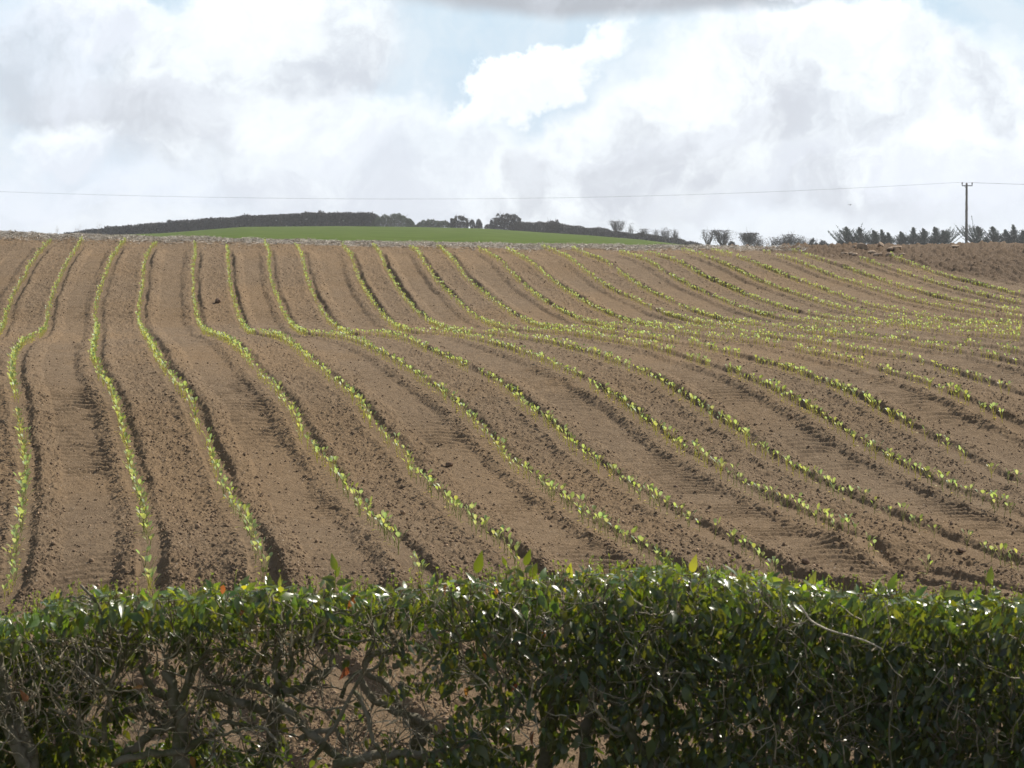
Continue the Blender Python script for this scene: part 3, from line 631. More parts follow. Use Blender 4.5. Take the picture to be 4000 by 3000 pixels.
rock('stone', 2340, 1310, 14, 9, 'tiny pale stone beside a row at the foot of the far slope', 'stone', ROCK) if False else None

# ------------------------------------------------------------------ leaves and twigs, shared by hedges and trees
def leaf_cloud(mb, C, dirs, nrm, L, W, col, fold=.2, curl=.25, detail=True):
    """vectorised pointed leaves: C (n,3) bases, dirs, nrm unit-ish, L, W (n,)"""
    n = len(C); dirs = dirs / np.linalg.norm(dirs, axis=1)[:, None]; side = np.cross(dirs, nrm); side /= np.linalg.norm(side, axis=1)[:, None] + 1e-9
    nn = np.cross(side, dirs); L = L[:, None]; W = W[:, None]
    if detail:
        st = [0, .18, .42, .72, 1.0]; wd = [.04, .80, 1.0, .56, .02]
        rows = []
        for s, w in zip(st, wd):
            c = C + dirs * L * s - nn * curl * L * s * s
            rows += [c + side * W * w * .5 + nn * fold * W * w * .5, c, c - side * W * w * .5 + nn * fold * W * w * .5]
        V = np.stack(rows, 1); k = 15
        Q = [(a, a + 1, a + 4, a + 3) for a in (0, 3, 6, 9)] + [(a + 1, a + 2, a + 5, a + 4) for a in (0, 3, 6, 9)]
    else:
        V = np.stack([C, C + dirs * L * .5 + side * W * .5, C + dirs * L, C + dirs * L * .5 - side * W * .5], 1); k = 4; Q = [(0, 1, 2, 3)]
    Q = (np.array(Q)[None] + np.arange(n)[:, None, None] * k).reshape(-1, 4)
    mb.add(V.reshape(-1, 3), None, Q, np.repeat(col, k, 0))
def rnd_dirs(n, bias=(0, 0, 0), s=1.0):
    v = RNG.normal(size=(n, 3)) * s + np.array(bias); return v / np.linalg.norm(v, axis=1)[:, None]

# ------------------------------------------------------------------ the near hedge
BARK = mat('bark', (.22, .195, .15), .8, .3, var=(.095, .095, .045), scale=16, bump=.004, bscale=90)
TWIG = mat('twig', (.36, .33, .27), .6, .45, var=(.20, .17, .12), scale=30, attr='tint')
HLEAF = mat('hedge_leaf', (.044, .070, .025), .30, .65, trans=.30, tcol=(.25, .34, .022), attr='tint')
HEDGE_D = 4.05
hedge = empty('hedge', (0, HEDGE_D, -1.85))
tag(hedge, 'clipped leafy evergreen hedge with bare gnarled stems, along the foot of the field', 'hedge')
def hl(P): return np.asarray(P, float) - np.array([0, HEDGE_D, -1.85])
MPP = HEDGE_D / F
SEGS = []      # (points, radii) of every woody piece, for growing twigs
def cr(k, X, Y):
    ox, oy = ((0, 2100), (1300, 2100), (2600, 2100))[k]; return ox + X / 1.58, oy + Y / 1.58
def branch(k, pts, r0, r1, dep=0.0, dep2=None, name='branch', g=.10):
    P = np.array([cr(k, X, Y) for X, Y in pts]); n = max(6, int(len(P) * 5)); C = catmull(P, n)
    dd = np.linspace(dep, dep if dep2 is None else dep2, n)
    w = np.c_[vnoise(np.arange(n) * .9, 0 * np.arange(n) + P[0, 0], 1.7, 1), vnoise(np.arange(n) * .9, 0 * np.arange(n) + P[0, 1], 1.7, 2)] - .5
    C = C + w * 16
    X = P3(C[:, 0], C[:, 1], HEDGE_D + dd)
    R = np.linspace(r0, r1, n) / 1.58 * MPP * (1 + .10 * np.sin(np.arange(n) * 1.7 + P[0, 0]))
    mb = MB(); mb.tube(hl(X), R, 10, g); mb.build(name, BARK, hedge); SEGS.append((X, R))
def ground_leg(k, X, Y): return (X, Y + 620)
GR = 1422 + 700
for a in [
    (0, [(170, GR), (190, 1450), (150, 1250), (80, 1100), (30, 950), (0, 800), (-40, 640)], 50, 38, -.05, -.05, 'trunk'),
    (0, [(1110, GR), (1110, 1422), (1115, 1150), (1085, 1030), (1060, 900), (1010, 830)], 62, 24, -.02, 0, 'trunk'),
    (0, [(1600, GR), (1640, 1500), (1690, 1200), (1700, 1050), (1710, 930), (1755, 860)], 50, 30, .12, .05, 'trunk'),
    (1, [(520, GR), (510, 1422), (545, 1210), (500, 1110)], 62, 42, .10, .1, 'trunk'),
    (1, [(1300, GR), (1310, 1422), (1340, 1150), (1330, 930), (1300, 700)], 66, 30, .10, .1, 'trunk'),
    (1, [(1560, GR), (1560, 1422), (1560, 1180), (1600, 1020), (1560, 800)], 52, 24, -.02, 0, 'trunk'),
    (1, [(2250, GR), (2010, 1500), (1880, 1270), (1780, 1100), (1715, 1000), (1695, 920), (1760, 850), (1860, 780), (1940, 700)], 38, 12, -.14, -.16, 'trunk'),
    (1, [(1760, GR), (1750, 1422), (1760, 1200), (1800, 950)], 36, 24, .12, .1, 'trunk'),
    (1, [(2060, GR), (2060, 1422), (2035, 1000), (2000, 750), (1990, 560)], 66, 28, .12, .1, 'trunk'),
    (2, [(310, GR), (310, 1422), (305, 1050), (330, 800)], 20, 12, 0, 0, 'trunk'),
    (2, [(860, GR), (860, 1422), (840, 1100), (880, 800)], 44, 24, .14, .14, 'trunk'),
    (2, [(1230, GR), (1220, 1422), (1215, 1100), (1190, 850)], 26, 16, .1, .1, 'trunk'),
    (2, [(1500, GR), (1495, 1422), (1500, 1150), (1480, 850)], 40, 22, .12, .12, 'trunk'),
    (2, [(1650, GR), (1640, 1422), (1660, 1150), (1650, 900)], 60, 34, .12, .12, 'trunk'),
    (2, [(2000, GR), (1990, 1422), (1980, 1000), (2000, 700)], 40, 20, .1, .1, 'trunk'),
    (0, [(420, GR), (440, 1422), (480, 1200), (560, 950), (620, 760)], 40, 18, .12, .1, 'trunk'),
    (0, [(0, 1050), (60, 1180), (120, 1330), (160, 1480)], 34, 40, -.08, -.08),
    (0, [(1120, 1010), (1180, 860), (1230, 770), (1300, 690)], 26, 12, -.05, -.1),
    (0, [(1160, 900), (1165, 760), (1160, 640), (1170, 590)], 14, 8, -.08, -.1),
    (0, [(1050, 880), (1020, 770), (1050, 700), (1130, 640)], 16, 8, 0, 0),
    (0, [(1220, 950), (1350, 985), (1480, 1020), (1590, 1050), (1680, 1120), (1700, 1250)], 34, 28, 0, .08),
    (0, [(1760, 950), (1880, 935), (1960, 880), (2040, 800), (2050, 690)], 30, 12, .05, .0),
    (0, [(1830, 930), (1930, 850), (2010, 830), (2090, 790)], 20, 8, .05, .05),
    (0, [(1700, 960), (1600, 930), (1450, 905), (1330, 885), (1240, 800)], 26, 12, .05, .02),
    (0, [(1690, 1010), (1780, 1085), (1880, 1180), (1960, 1250), (2100, 1365), (2240, 1400)], 30, 24, -.05, -.08),
    (0, [(1600, 930), (1570, 830), (1600, 720), (1680, 640)], 20, 8, .05, .05),
    (0, [(1720, 900), (1690, 780), (1740, 660), (1760, 560)], 20, 8, 0, 0),
    (0, [(1740, 880), (1810, 800), (1790, 700), (1860, 600), (1850, 520)], 18, 7, .02, 0),
    (0, [(760, 1330), (850, 1280), (950, 1200), (1080, 1150)], 30, 26, .06, .02),
    (0, [(660, 1130), (760, 1080), (900, 1050), (1000, 1110), (1070, 1180)], 22, 26, .12, .04),
    (0, [(700, 1400), (860, 1345), (1000, 1325), (1150, 1310), (1240, 1240)], 24, 20, -.04, -.04),
    (0, [(1150, 1310), (1300, 1230), (1380, 1140), (1470, 1160), (1640, 1165)], 16, 12, 0, .02),
    (0, [(1370, 1215), (1480, 1185), (1620, 1180), (1700, 1250), (1712, 1300)], 9, 8, -.16, -.18),
    (0, [(1450, 1000), (1420, 1080), (1440, 1160), (1470, 1200)], 20, 12, .08, .08),
    (0, [(690, 1040), (640, 900), (540, 830), (560, 760), (500, 700), (420, 680), (340, 650), (250, 630), (60, 650)], 12, 8, -.1, -.16),
    (0, [(830, 570), (740, 590), (680, 550), (640, 480), (600, 420), (560, 360), (500, 290)], 11, 7, -.2, -.22),
    (0, [(610, 430), (570, 375), (510, 365), (415, 375)], 8, 5, -.21, -.2),
    (0, [(690, 900), (760, 780), (720, 700), (640, 700), (580, 640)], 12, 6, -.05, -.1),
    (0, [(640, 1250), (660, 1050), (690, 880), (760, 800), (780, 660), (860, 560)], 18, 8, 0, -.05),
    (0, [(300, 1060), (420, 1110), (500, 1210), (600, 1250)], 8, 6, -.15, -.15),
    (0, [(1070, 1000), (960, 940), (880, 830), (900, 700), (870, 600)], 26, 9, .06, .04),
    (0, [(2150, 1300), (2060, 1190), (1940, 1200), (1850, 1240)], 12, 20, -.05, -.05),
    (0, [(1770, 970), (1900, 1040), (2010, 1060), (2110, 1040), (2212, 990)], 9, 5, -.1, -.1),
    (1, [(180, 890), (260, 1005), (380, 1065), (500, 1110), (610, 1200)], 20, 26, 0, .06),
    (1, [(60, 980), (120, 860), (260, 800), (330, 720), (420, 700)], 14, 7, 0, 0),
    (1, [(0, 610), (100, 640), (280, 632)], 8, 7, -.05, -.05),
    (1, [(330, 470), (250, 620), (180, 830), (60, 1080), (-20, 1210), (-120, 1370)], 9, 14, -.12, -.1),
    (1, [(130, 940), (220, 1100), (240, 1240), (300, 1330), (330, 1422)], 14, 12, -.16, -.16),
    (1, [(0, 1395), (300, 1345), (450, 1325), (600, 1345), (760, 1250)], 30, 22, -.1, -.1),
    (1, [(380, 800), (440, 760), (370, 620), (320, 520), (340, 430)], 20, 8, 0, 0),
    (1, [(420, 1050), (330, 900), (210, 830), (240, 720), (390, 690)], 22, 12, .06, .04),
    (1, [(520, 760), (600, 630), (690, 570), (760, 550), (840, 520), (880, 440)], 9, 6, -.16, -.2),
    (1, [(560, 840), (640, 740), (720, 660), (830, 640), (960, 600)], 8, 6, -.1, -.15),
    (1, [(960, 595), (1040, 640), (1090, 740), (1190, 800), (1330, 840), (1480, 865)], 10, 9, -.2, -.2),
    (1, [(1330, 930), (1180, 960), (1120, 1080), (1040, 1140)], 20, 9, .05, 0),
    (1, [(1780, 1200), (1700, 1140), (1660, 1000), (1685, 890)], 12, 10, -.2, -.2),
    (1, [(1460, 980), (1560, 1010), (1640, 1020)], 22, 18, .02, 0),
    (1, [(1690, 690), (1620, 560), (1620, 420), (1610, 360)], 9, 6, -.15, -.18),
    (1, [(1700, 740), (1690, 560), (1690, 390)], 8, 6, -.15, -.18),
    (1, [(1790, 980), (1820, 800), (1840, 690)], 7, 5, -.12, -.1),
    (1, [(1360, 590), (1400, 550), (1440, 530), (1470, 505)], 8, 6, -.22, -.24),
    (1, [(1440, 1200), (1700, 1190), (1900, 1170), (2200, 1190)], 12, 9, .14, .14),
    (2, [(640, 985), (780, 1000), (920, 985), (1100, 1000), (1250, 985), (1420, 1015)], 20, 17, 0, 0),
    (2, [(980, 1040), (1150, 1050), (1300, 1040), (1450, 1060)], 17, 13, -.05, -.05),
    (2, [(1385, 800), (1400, 950), (1382, 1150), (1395, 1422), (1400, 1600)], 5, 5, -.25, -.25),
    (2, [(920, 1200), (1040, 1230), (1140, 1300), (1200, 1310)], 5, 3, -.22, -.22),
    (2, [(510, 1375), (620, 1395), (720, 1410), (830, 1422)], 5, 4, -.22, -.22),
    (2, [(1610, 1060), (1640, 1200), (1700, 1280), (1685, 1370), (1725, 1480)], 10, 11, -.15, -.15),
    (2, [(1280, 1000), (1350, 930), (1400, 880)], 9, 6, -.15, -.15),
    (2, [(540, 920), (545, 1100), (560, 1422), (560, 1800)], 11, 12, .05, .05),
    (2, [(650, 1422), (645, 1200), (660, 1050), (640, 940)], 8, 5, -.1, -.1),
    (2, [(690, 1422), (700, 1180), (690, 1000)], 6, 5, -.05, -.05),
    (2, [(0, 690), (80, 680), (250, 780), (420, 800)], 9, 6, -.15, -.15),
    (2, [(1970, 1180), (1975, 1330), (1970, 1500)], 6, 6, -.2, -.2),
    (2, [(1780, 1422), (1800, 1290), (1900, 1230)], 12, 8, -.15, -.15)]:
    k, pts, r0, r1, d0, d1 = a[:6]; branch(k, pts, r0 * .95, r1 * .95, d0, d1, a[6] if len(a) > 6 else 'branch')

TOPX = np.array([-400, 0, 100, 350, 500, 700, 1000, 1150, 1290, 1350, 1500, 1700, 1850, 2000, 2100, 2250, 2500, 2700, 2900, 3100, 3300, 3500, 3700, 3900, 4000, 4500])
TOPY = np.array([2400, 2395, 2385, 2310, 2318, 2325, 2290, 2298, 2285, 2300, 2305, 2275, 2262, 2245, 2255, 2235, 2222, 2228, 2245, 2290, 2300, 2305, 2335, 2320, 2370, 2390])
hedge_top = lambda px: np.interp(px, TOPX, TOPY)
RHO = np.array([[0,1,1,1,1,1,1,2,2,4,4,3,2,1,1,1],[3,8,7,7,6,5,6,7,9,9,9,9,9,9,9,8],[8,7.5,6,4.5,2.4,1.8,4,5,7,8,9,9,9,9,9,9],[7,6,3.6,2.0,1.0,.8,2.4,4,6,6,8,9,9,9,9,9],
                [6.5,4.5,1.6,1.0,.7,.5,1.2,3,5,5,7,8,9,9,9,9],[6,4.5,1.2,1,.8,.6,3,5.5,4.5,4.5,6.5,6.5,6.5,7,7.5,9],[6,4.5,1.6,1.2,.8,.8,3.5,6,3,3,5.5,5,4.5,6,6.5,8],[6,6,5,4,3,4,5,6.5,3.5,3,5,5,4.5,5.5,6,7.5]])
def rho(px, py):
    i = np.clip((np.asarray(py) - 2250) / 100, 0, 6.999); j = np.clip((np.asarray(px) - 125) / 250, 0, 14.999); a = i.astype(int); b = j.astype(int); u = i - a; v = j - b
    return RHO[a, b]*(1-u)*(1-v) + RHO[a+1, b]*u*(1-v) + RHO[a, b+1]*(1-u)*v + RHO[a+1, b+1]*u*v

# twigs grow from the traced wood, upward and crooked
tw = MB(); TIPS = []; SRC = [(p, r) for X, R in SEGS for p, r in zip(X, R)]
def grow(p, dv, L, r, depth):
    n = max(4, int(L / .014)); P = [p]; 
    for i in range(n):
        dv = dv + RNG.normal(0, .27, 3) * np.array([1, .8, 1]) + np.array([0, 0, .06]); dv /= np.linalg.norm(dv)
        q = P[-1] + dv * L / n; px = 2000 + F * q[0] / q[1]; py = H0 - F * q[2] / q[1]
        if py < hedge_top(px) + 8 or abs(q[1] - HEDGE_D) > .30: break
        P.append(q)
    if len(P) < 3: return
    R = np.linspace(r, r * .45, len(P)); tw.tube(hl(P), R, 5, .12, cap=False, c=(1.25, 1.2, 1.1) if RNG.random() < .45 else (.45, .42, .36)); TIPS.append((P[-1], P[-1] - P[-2]))  # pale tint paints a sunlit twig, dark tint a shaded one, at random
    for q in P[2::3]: TIPS.append((q, np.array([0, 0, 1.])))
    if depth < 2:
        for _ in range(RNG.integers(2, 5)):
            k = RNG.integers(1, len(P)); grow(P[k], (P[k] - P[k - 1]) / np.linalg.norm(P[k] - P[k - 1]) + RNG.normal(0, .8, 3), L * RNG.uniform(.4, .75), r * .65, depth + 1)
for i in range(250):
    p, r = SRC[RNG.integers(len(SRC))]
    px = 2000 + F * p[0] / p[1]; py = H0 - F * p[2] / p[1]
    if py > 3150: continue
    grow(np.array(p), RNG.normal(0, .6, 3) + np.array([0, 0, .75]), RNG.uniform(.08, .22), min(r * .5, RNG.uniform(.0018, .0038)), 0)
# stems carrying the dense top and the right half
for i in range(520):
    px = RNG.uniform(-250, 4250); top = hedge_top(px); py = top + RNG.uniform(90, 520) if px > 1700 or px < 500 else top + RNG.uniform(60, 240)
    p = P3(px, py, HEDGE_D + RNG.uniform(-.22, .24)); grow(p, RNG.normal(0, .35, 3) + np.array([0, 0, 1.]), RNG.uniform(.08, .2), RNG.uniform(.0015, .0035), 1)
for i in range(260):
    px = RNG.uniform(1500, 4200); top = hedge_top(px); p = P3(px, RNG.uniform(top + 130, 2980), HEDGE_D - RNG.uniform(.16, .27)); grow(p, RNG.normal(0, .6, 3) + np.array([0, 0, .5]), RNG.uniform(.05, .16), RNG.uniform(.0012, .0026), 1)
tw.build('twigs', TWIG, hedge)

# foliage
lf = MB(); N = 62000
px = RNG.uniform(-900, 4900, N * 4); py = RNG.uniform(2190, 3120, N * 4); w = rho(px, py) / 9
clump = vnoise(px, py, 55, 1) * .6 + vnoise(px, py, 160, 2) * .4
w = w * np.where(w > .5, .15 + 1.6 * clump, np.clip((clump - .38) * 5, 0, 1.6))
top = hedge_top(px) + (vnoise(px, px * 0, 60, 4) - .5) * 60 + (vnoise(px, px * 0, 24, 6) - .5) * 44
keep = (RNG.random(N * 4) < w * .35) & (py > top + 6); px, py = px[keep], py[keep]
extra = RNG.uniform(-900, 4900, 2500); px = np.r_[px, extra]; py = np.r_[py, hedge_top(extra) + (vnoise(extra, extra * 0, 60, 4) - .5) * 40 + RNG.uniform(0, 45, 2500)]
n = len(px); dep = np.where((px < 1500) & (py > hedge_top(px) + 130), RNG.uniform(.0, .26, n), RNG.uniform(-.25, .25, n)); C = P3(px, py, HEDGE_D + dep)
out = np.where(dep < 0, -1.0, 1.0) * np.abs(dep) * 3
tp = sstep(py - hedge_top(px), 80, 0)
dirs = RNG.normal(0, .48, (n, 3)) + np.stack([(vnoise(px, py, 120, 5) - .5) * 1.4, out * .5, -.85 + 1.05 * tp], -1)
nrm = RNG.normal(0, .45, (n, 3)) + np.stack([0 * px, -.75 + .3 * tp, .55 + .5 * tp], -1)
Ls = RNG.uniform(.014, .040, n) * np.where(RNG.random(n) < .16, 1.5, 1); Ws = Ls * RNG.uniform(.30, .56, n)
g = RNG.uniform(.45, 1.25, n) * (1 + .9 * sstep(py - hedge_top(px), 160, 10)); col = np.stack([g * RNG.uniform(.8, 1.35, n), g, g * RNG.uniform(.7, 1.3, n)], -1)  # tint brightens towards the hedge top, sunlight painted into the leaf colour
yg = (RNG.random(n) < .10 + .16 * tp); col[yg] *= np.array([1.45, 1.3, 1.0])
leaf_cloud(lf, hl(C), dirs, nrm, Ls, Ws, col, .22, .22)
# petioles
for i in range(0, n, 7):
    b = C[i] - dirs[i] / np.linalg.norm(dirs[i]) * .02 + np.array([0, 0, .006]); lf.tube(hl([b, C[i]]), [.0009, .0008], 3, 0, False, (2.2, 1.5, 1.2))
lf.build('foliage', HLEAF, hedge)
print('HEDGE LEAVES', n)
# fresh upright shoots with tiny buds along the clipped top
shb = MB()
for i in range(520):
    px = RNG.uniform(-100, 4100)
    if 600 < px < 1900 and RNG.random() < .35: continue
    p = P3(px, hedge_top(px) + RNG.uniform(0, 70), HEDGE_D + RNG.uniform(-.24, .22)); L = RNG.uniform(.015, .055)
    a = p + np.array([RNG.normal(0, .16) * L, RNG.normal(0, .16) * L, L]); m_ = (p + a) / 2 + RNG.normal(0, .05, 3) * L
    c = (1.0, 1.0, 1.0) if RNG.random() < .7 else (.8, .55, .6)
    shb.tube(hl([p, m_, a]), [.0011, .0010, .0007], 4, 0, True, c)
    for q in (m_, a):
        for _ in range(2):
            leaf_cloud(shb, hl([q]), rnd_dirs(1, (0, 0, 1.2)), rnd_dirs(1), np.array([RNG.uniform(.005, .012)]), np.array([RNG.uniform(.003, .006)]), np.array([(1.1, 1.3, .9)]))
SHOOT = mat('shoot', (.27, .29, .07), .6, .3, trans=.35, tcol=(.5, .5, .08), attr='tint')
shb.build('shoots', SHOOT, hedge)
# old brown and orange leaves caught in the hedge
bl = MB(); bpts = [(170, 1010, 0), (260, 1040, 0), (880, 930, 0), (1060, 1180, 0), (1180, 1350, 0), (680, 1385, 0), (2150, 800, 0), (1090, 430, 1), (1005, 310, 1), (1120, 460, 1), (830, 920, 1), (770, 1080, 1), (1140, 900, 1), (850, 840, 1), (1240, 1190, 1),
        (780, 1300, 1), (1290, 560, 1), (1340, 980, 1), (920, 720, 1), (2000, 700, 1), (700, 290, 1), (20, 280, 1), (140, 350, 1), (1120, 455, 2), (1640, 560, 2), (2190, 580, 2), (1870, 940, 2), (740, 740, 2), (1260, 590, 1), (1010, 570, 1), (1380, 290, 0), (1540, 330, 0), (1490, 440, 0), (1820, 520, 0)]
for X, Y, k in bpts[::2]:
    a, b = cr(k, X, Y); L = RNG.uniform(.022, .045)
    leaf_cloud(bl, hl([P3(a, b, HEDGE_D - RNG.uniform(.1, .26))]), rnd_dirs(1, (0, 0, -1.2)), rnd_dirs(1, (0, -1.2, .3)), np.array([L]), np.array([L * .45]), np.array([RNG.uniform(.6, 1.3) * np.array([1, RNG.uniform(.6, 1.3), 1])]), .3, .4)
BLEAF = mat('brown_leaf', (.26, .12, .05), .6, .3, trans=.4, tcol=(.6, .20, .05), attr='tint')
bl.build('brown_leaves', BLEAF, hedge)
# tall leafy sprigs that stick out of the clipped top
def sprig(px, py, hpx, leaves, d):
    mb = MB(); p = P3(px, py, d); t = P3(px + RNG.normal(0, 8), py - hpx, d); mb.tube(hl([p, (p + t) / 2 + RNG.normal(0, .004, 3), t]), [.0018, .0015, .0010], 5, .1, True, (2.6, 1.8, 1.6))
    for s, ax, L, dz in leaves:
        q = p + (t - p) * s
        leaf_cloud(mb, hl([q]), np.array([[ax, RNG.normal(0, .2), dz]]), np.array([[RNG.normal(0, .3), -.8, .6]]), np.array([L]), np.array([L * .42]), np.array([(1.4, 1.25, 1.0)]), .25, .15)
    mb.build('sprig', HLEAF, hedge)
sprig(1310, 2400, 170, [(1.0, -.25, .05, 1), (.8, -.9, .045, .1), (.7, .9, .05, .25), (.5, -.9, .05, -.1), (.4, .8, .04, -.3), (.85, .3, .035, .9), (.6, -.4, .04, .5)], HEDGE_D - .12)
sprig(1860, 2340, 100, [(1.0, .25, .065, 1), (.6, -.5, .045, .6), (.3, .5, .05, -.7), (.1, .1, .06, -1)], HEDGE_D - .2)
sprig(2045, 2300, 90, [(1.0, .3, .05, .9), (.7, .6, .045, .4), (.5, -.5, .04, .5)], HEDGE_D - .1)
sprig(3880, 2360, 80, [(1.0, .15, .05, 1), (.6, .9, .035, .1), (.2, .4, .05, -.8)], HEDGE_D - .1)
sprig(1980, 2290, 80, [(1.0, -.4, .03, .8), (.6, .5, .03, .3)], HEDGE_D)
sprig(3840, 2340, 110, [(.9, .4, .015, .6)], HEDGE_D - .05)
# bleached stick lying on the front of the hedge
st = MB(); pts = np.array([cr(2, X, Y) for X, Y in [(828, 420), (865, 470), (900, 515), (1000, 568), (1130, 605), (1240, 640), (1340, 690)]]); c = catmull(pts, 22)
st.tube(P3(c[:, 0], c[:, 1], HEDGE_D - .29), np.linspace(.0032, .0020, 22), 6, .08, True)
o = st.build('stick', mat('bleached_wood', (.50, .44, .36), .6, .4), loc=tuple(P3(c[0, 0], c[0, 1], HEDGE_D - .29))); 
tag(o, 'thin bleached bare stick lying slantwise on the face of the hedge', 'stick')

# ------------------------------------------------------------------ far hedge, bushes and trees
FARHEDGE = mat('far_hedge', (.10, .10, .10), .9, .1, trans=.15, attr='tint')
FARWOOD = mat('far_wood', (.17, .15, .14), .9, .1)
GORSE = mat('far_green_bush', (.10, .125, .085), .9, .1, trans=.2, attr='tint')
CONIF = mat('conifer_needles', (.045, .075, .058), .8, .2, trans=.12, attr='tint')
def clump_mesh(mb, C, size, n, leaf, cshade=(1, 1, 1), flat=.5):
    """n small leaves through a lumpy volume around C with half-axes size"""
    q = rnd_dirs(n) * RNG.uniform(.35, 1, (n, 1)) ** .5 * np.array(size) ; 
    col = RNG.uniform(.6, 1.4, (n, 1)) * np.array(cshade)
    leaf_cloud(mb, np.asarray(C) + q, rnd_dirs(n), rnd_dirs(n), RNG.uniform(.6, 1.4, n) * leaf, RNG.uniform(.4, .8, n) * leaf, col, detail=False)
def zl(px, d): x = (px - 2000) / F * d; return x, float(land_z(np.array([x]), np.array([float(d)]))[0])
# long clipped hedge over the hill
HB = (240.0); hx = np.arange(255, 1478, 6.0)
top = np.interp(hx, [255, 330, 500, 700, 949, 1100, 1160, 1329, 1450, 1620], [918, 906, 886, 868, 849, 842, 838, 835, 836, 842]); base = np.interp(hx, GTX, GTY) + 6
mb = MB()
for x_, t_, b_ in zip(hx, top, base):
    s_ = HB / F; t2 = t_ + RNG.normal(0, 1.2) + (vnoise(np.array([x_]), np.array([3.]), 30, 2)[0] - .5) * 7 + 8 * max(0, (x_ - 1450) / 28) + (-9 if RNG.random() < .012 else 0)
    zc = (H0 - (t2 + b_) / 2) * s_; hh = (b_ - t2) / 2 * s_ + .12
    n = int(150 + 260 * hh)
    q = RNG.uniform(-1, 1, (n, 3)) * np.array([.30, .9, hh]); C = np.array([(x_ - 2000) * s_, HB, zc]) + q
    sh = RNG.uniform(.5, 1.3, (n, 1)) * (.8 + .5 * vnoise(np.array([x_]), np.array([0.]), 40, 3))[:, None] * np.ones((1, 3)); wht = RNG.random(n) < .004; sh[wht] *= 7
    leaf_cloud(mb, C, rnd_dirs(n), rnd_dirs(n), RNG.uniform(.18, .40, n), RNG.uniform(.12, .24, n), sh, detail=False)
o = mb.build('far_hedge', FARHEDGE, loc=((900 - 2000) / F * HB, HB, (H0 - 900) / F * HB)); tag(o, 'long dark clipped hedge running over the brow of the green hill', 'hedge')
def bush(name, px0, px1, pt, pb, label, cat='bush', m=GORSE, d=236., dens=1.0, holes=.0, group=None, shape='dome', shade=(1, 1, 1)):
    s_ = d / F; e = empty(name, ((px0 + px1) / 2 / 1 * s_ - 2000 * s_, d, (H0 - pb) * s_)); W = (px1 - px0) / 2 * s_; H_ = (pb - pt) * s_
    mb = MB(); n = int(700 * dens * max(W, .6) * max(H_, .6)) + 300
    u = RNG.uniform(-1, 1, n); 
    if shape == 'dome': tp = H_ * np.sqrt(np.maximum(1 - np.abs(u) ** 2.6, 0))
    else: tp = H_ * (1 - .35 * np.abs(u) ** 2)
    tp = tp * (.78 + .34 * vnoise(u * W, u * 0 + px0, .40, 3)); v = RNG.uniform(0, 1, n) ** .8
    C = np.stack([u * W, RNG.uniform(-.7, .7, n) * W * .8, v * tp], -1)
    keep = vnoise(C[:, 0] + px0, C[:, 2], .34, 5) > (holes if holes < 0 else max(holes, .22)); C = C[keep]; n = len(C)
    col = RNG.uniform(.55, 1.4, (n, 1)) * np.array(shade)
    leaf_cloud(mb, C, rnd_dirs(n, (0, 0, .3)), rnd_dirs(n), RNG.uniform(.12, .26, n), RNG.uniform(.07, .15, n), col, detail=False)
    mb.build('crown', m, e)
    t = MB(); 
    for _ in range(9):
        a = RNG.uniform(-.8, .8); t.tube([(a * W * .3, 0, -.15), (a * W * .6, RNG.normal(0, .1), H_ * .5), (a * W * .95 + RNG.normal(0, .1), RNG.normal(0, .2), H_ * RNG.uniform(.8, 1.12))], [.05, .035, .012], 4, .1)
    t.build('trunk', FARWOOD, e)
    tag(e, label, cat, group); return e
bush('bush', 1450, 1620, 838, 889, 'low rounded green bush adjoining the end of the dark hill hedge', d=237, dens=1.6, holes=-1)
bush('bush', 1622, 1770, 860, 890, 'lower rounded green bush right of the dip, next along the hill hedge', d=237, dens=1.6, holes=-1)
bush('thorn_bush', 1760, 1828, 838, 892, 'square dark thorn bush standing tall beside the low green bushes', m=FARHEDGE, d=236, dens=1.7, shape='box')
bush('thorn_bush', 1826, 1856, 856, 893, 'small ragged thorn bush in the middle of three on the hill crest', m=FARHEDGE, d=236, holes=.42)
bush('thorn_bush', 1858, 1884, 858, 893, 'smallest ragged thorn bush, just before the gap in the hill hedge', m=FARHEDGE, d=236, holes=.35)
bush('thorn_bush', 1890, 1932, 878, 898, 'knee high dark scrub in the gap between the thorn bushes', m=FARHEDGE, d=236)
bush('thorn_tree', 1916, 2034, 832, 902, 'widest dark thorn tree with a ragged flat top on the hill crest', 'tree', FARHEDGE, d=235, dens=1.7, holes=.22, shape='box')
bush('thorn_bush', 2132, 2190, 856, 915, 'peaked dark thorn bush rising from the hedge right of the wide thorn tree', m=FARHEDGE, d=232, dens=1.6)
mb = MB(); D2 = 231.
for x_ in np.arange(1990, 2740, 5.0):
    t_ = np.interp(x_, [1990, 2030, 2130, 2200, 2300, 2350, 2400, 2500, 2600, 2700, 2740], [880, 868, 868, 878, 893, 893, 903, 912, 926, 943, 953]) + (vnoise(np.array([x_]), np.array([0.]), 22, 2)[0] - .5) * 10
    b_ = np.interp(x_, GTX, GTY) + 6; s_ = D2 / F; hh = (b_ - t_) / 2 * s_; n = int(90 + 260 * hh)
    C = np.array([(x_ - 2000) * s_, D2, (H0 - (t_ + b_) / 2) * s_]) + RNG.uniform(-1, 1, (n, 3)) * np.array([.25, .7, hh])
    leaf_cloud(mb, C, rnd_dirs(n), rnd_dirs(n), RNG.uniform(.12, .26, n), RNG.uniform(.07, .15, n), RNG.uniform(.5, 1.5, (n, 1)) * np.array([1.1, 1.05, 1.0]), detail=False)
o = mb.build('far_hedge', FARHEDGE, loc=((2350 - 2000) / F * D2, D2, (H0 - 920) / F * D2)); tag(o, 'ragged overgrown hedge sinking down the right side of the green hill', 'hedge')

